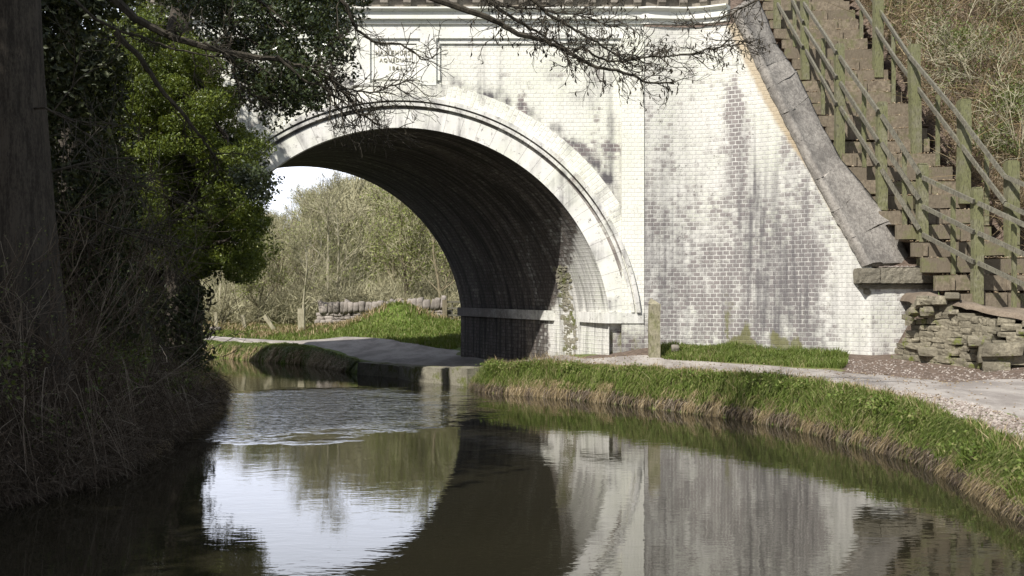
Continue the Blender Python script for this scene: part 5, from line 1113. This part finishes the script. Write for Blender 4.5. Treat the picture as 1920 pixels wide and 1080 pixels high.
# ---------------------------------------------------------------- the wood beyond the arch
def tree_proto(h, spread=.45, nl=11, dens=26, bud=0.):
    m = MB(); ends = []; l = smooth_line([(0, 0, -.3), (rng.normal(0, .12), rng.normal(0, .12), h*.3), (rng.normal(0, .3), rng.normal(0, .3), h*.62), (rng.normal(0, .45), rng.normal(0, .4), h*.95)], 5); m.tube(l, np.linspace(h*.016, .02, len(l)), 6)
    m2 = MB()
    for q in range(nl):
        t = rng.uniform(.22, .97); i = int(t*(len(l)-2)); a = rng.uniform(0, 6.28); grow(m, l[i].copy(), np.array((math.cos(a), math.sin(a), rng.uniform(.5, 1.1))), h*rng.uniform(.2, .34)*(1.15-t*.6), h*.0065*(1.2-t*.7), 2, 4, spread, .25, ends, (3, 5), .4, .12, .008)
    E = np.array([e[0] for e in ends]); Dd = np.array([e[1] for e in ends]); kx = rng.integers(0, len(E), len(E)*dens//3); B = E[kx]+rng.normal(0, .16, (len(kx), 3)); V, F = slivers(B, Dd[kx]+rng.normal(0, .6, (len(kx), 3))+(0, 0, .2), rng.uniform(.25, .8, len(kx)), .02, .15)
    lb = None
    if bud: kx = rng.integers(0, len(E), int(len(E)*bud)); lb = E[kx]+rng.normal(0, .3, (len(kx), 3))
    return m, (V, F), lb
def place_tree(proto, loc, sc_, rz, lab, group=None, name='bare_tree', first=[True]):
    px_ = 960+loc[0]*FPX/loc[1]; hh_ = hs_[protos.index(proto)]
    if px_ < 1200: sc_ = min(sc_, max(.3, (skyz(px_, loc[1])-loc[2])/(hh_*1.12)))
    t = empty(name, loc, lab, 'tree', group); t.rotation_euler.z = rz; t.scale = (sc_, sc_, sc_*rng.uniform(.92, 1.08))
    for nm, me in proto: o = bpy.data.objects.new(nm, me); sc.collection.objects.link(o); o.parent = t
    return t
protos = []
for h, bud, bark in ((9, 0, 'pale_bark'), (8, 0, 'farbark'), (7, 9, 'farbark'), (10, 0, 'farbark'), (5.5, 12, 'farbark'), (7.5, 3, 'pale_bark')):
    if 'farbark' not in M: M['farbark'] = mat_bark('far_bark', (.15, .125, .08), (.27, .235, .155), .2)
    m, tw, lb = tree_proto(h, bud=bud); o = m.build('trunk', M[bark]); meshes = [('trunk', o.data)]; bpy.data.objects.remove(o)
    o = mesh('crown', tw[0], tw[1], M['far_twig']); meshes.append(('crown', o.data)); bpy.data.objects.remove(o)
    if lb is not None: o = leaves('buds', lb, .12, M['far_bud'], None, .6); meshes.append(('buds', o.data)); bpy.data.objects.remove(o)
    protos.append(meshes)
def skyz(px, D): return EYE+D*(.086+.034*float(sm(px, 500, 620)))
hs_ = (9, 8, 7, 10, 5.5, 7.5)
def gz(x, y): return float(H(x, y)[0])
for px, D, pi, s_, lab in ((612, 52.5, 0, 1.15, 'tall pale-trunked bare tree left of centre beyond the stone field wall'), (636, 54, 0, .95, 'second pale-trunked bare tree just right of the tallest one'), (566, 49.5, 5, .62, 'small bare tree growing behind the thick pale stake'),
     (760, 55, 2, 1.0, 'budding yellow-green tree behind the right half of the field wall'), (830, 53, 4, 1.1, 'budding bush-like tree beside the field gate'), (415, 52, 5, .5, 'small twiggy tree at the left beyond the arch'), (480, 51, 4, .7, 'low spreading tree behind the leaning stake'), (522, 53.5, 1, .75, 'slender bare tree between the leaning stake and the thick one')):
    x = xx(px, D); place_tree(protos[pi], (x, D, gz(x, D)-.05), s_, rng.uniform(0, 6.3), lab)
GL = 'bare tree in the sunlit wood on the slope beyond the arch'
for q in range(46):
    D = 56+q*1.15+rng.uniform(-1, 1); px = rng.uniform(330, 900); x = xx(px, D); pi = int(rng.choice([1, 3, 5, 2, 4, 1, 3])); place_tree(protos[pi], (x, D, gz(x, D)-.1), rng.uniform(.75, 1.0)*(1.0 if pi != 4 else 1.3)*1., rng.uniform(0, 6.3), GL, 'bare trees in the wood beyond the arch')
for q in range(16):
    D = rng.uniform(58, 110); x = xx(rng.uniform(900, 1500), D)if q % 2 else xx(rng.uniform(-200, 330), D); place_tree(protos[int(rng.choice([1, 3]))], (x, D, gz(x, D)-.1), rng.uniform(.8, 1.1), rng.uniform(0, 6.3), GL, 'bare trees in the wood beyond the arch')
# undergrowth and the far mass of twigs
n = 45000; D = rng.uniform(50.5, 66, n); px = rng.uniform(330, 900, n); x = (px-960)*D/FPX; h_ = (.3+1.6*vnoise(x*.5, D*.5))*rng.random(n); z = H(x, D)+h_; V, F = slivers(np.stack((x, D, z), 1), rng.normal(0, .7, (n, 3))+(0, 0, .8), rng.uniform(.3, .9, n), .022, .2); tag(mesh('undergrowth', V, F, M['far_twig']), kind='stuff')
n = 90000; D = rng.uniform(64, 125, n); px = rng.uniform(250, 1000, n); x = (px-960)*D/FPX; top_ = -2.2+6.4*sm(px, 480, 720)+3.6*vnoise(x*.16, D*.12)+1.5*vnoise(x*.6, D*.5); hz_ = H(x, D); top_ = np.minimum(top_, EYE+D*(.080+.034*sm(px, 500, 620))-hz_-.8); z = hz_+rng.random(n)**.8*np.maximum(top_, .2); V, F = slivers(np.stack((x, D, z), 1), rng.normal(0, .5, (n, 3))+(0, 0, .8), rng.uniform(.5, 1.5, n), rng.uniform(.03, .05, n), .15); tag(mesh('distant_wood', V, F, M['far_twig']), kind='stuff')
n = 26000; D = rng.uniform(60, 110, n); px = rng.uniform(600, 900, n); x = (px-960)*D/FPX; z = H(x, D)+rng.random(n)*5; k_ = vnoise(x*.22, D*.2, z*.3) > .5; tag(leaves('distant_buds', np.stack((x, D, z), 1)[k_], .22, M['far_bud'], None, .6), kind='stuff')
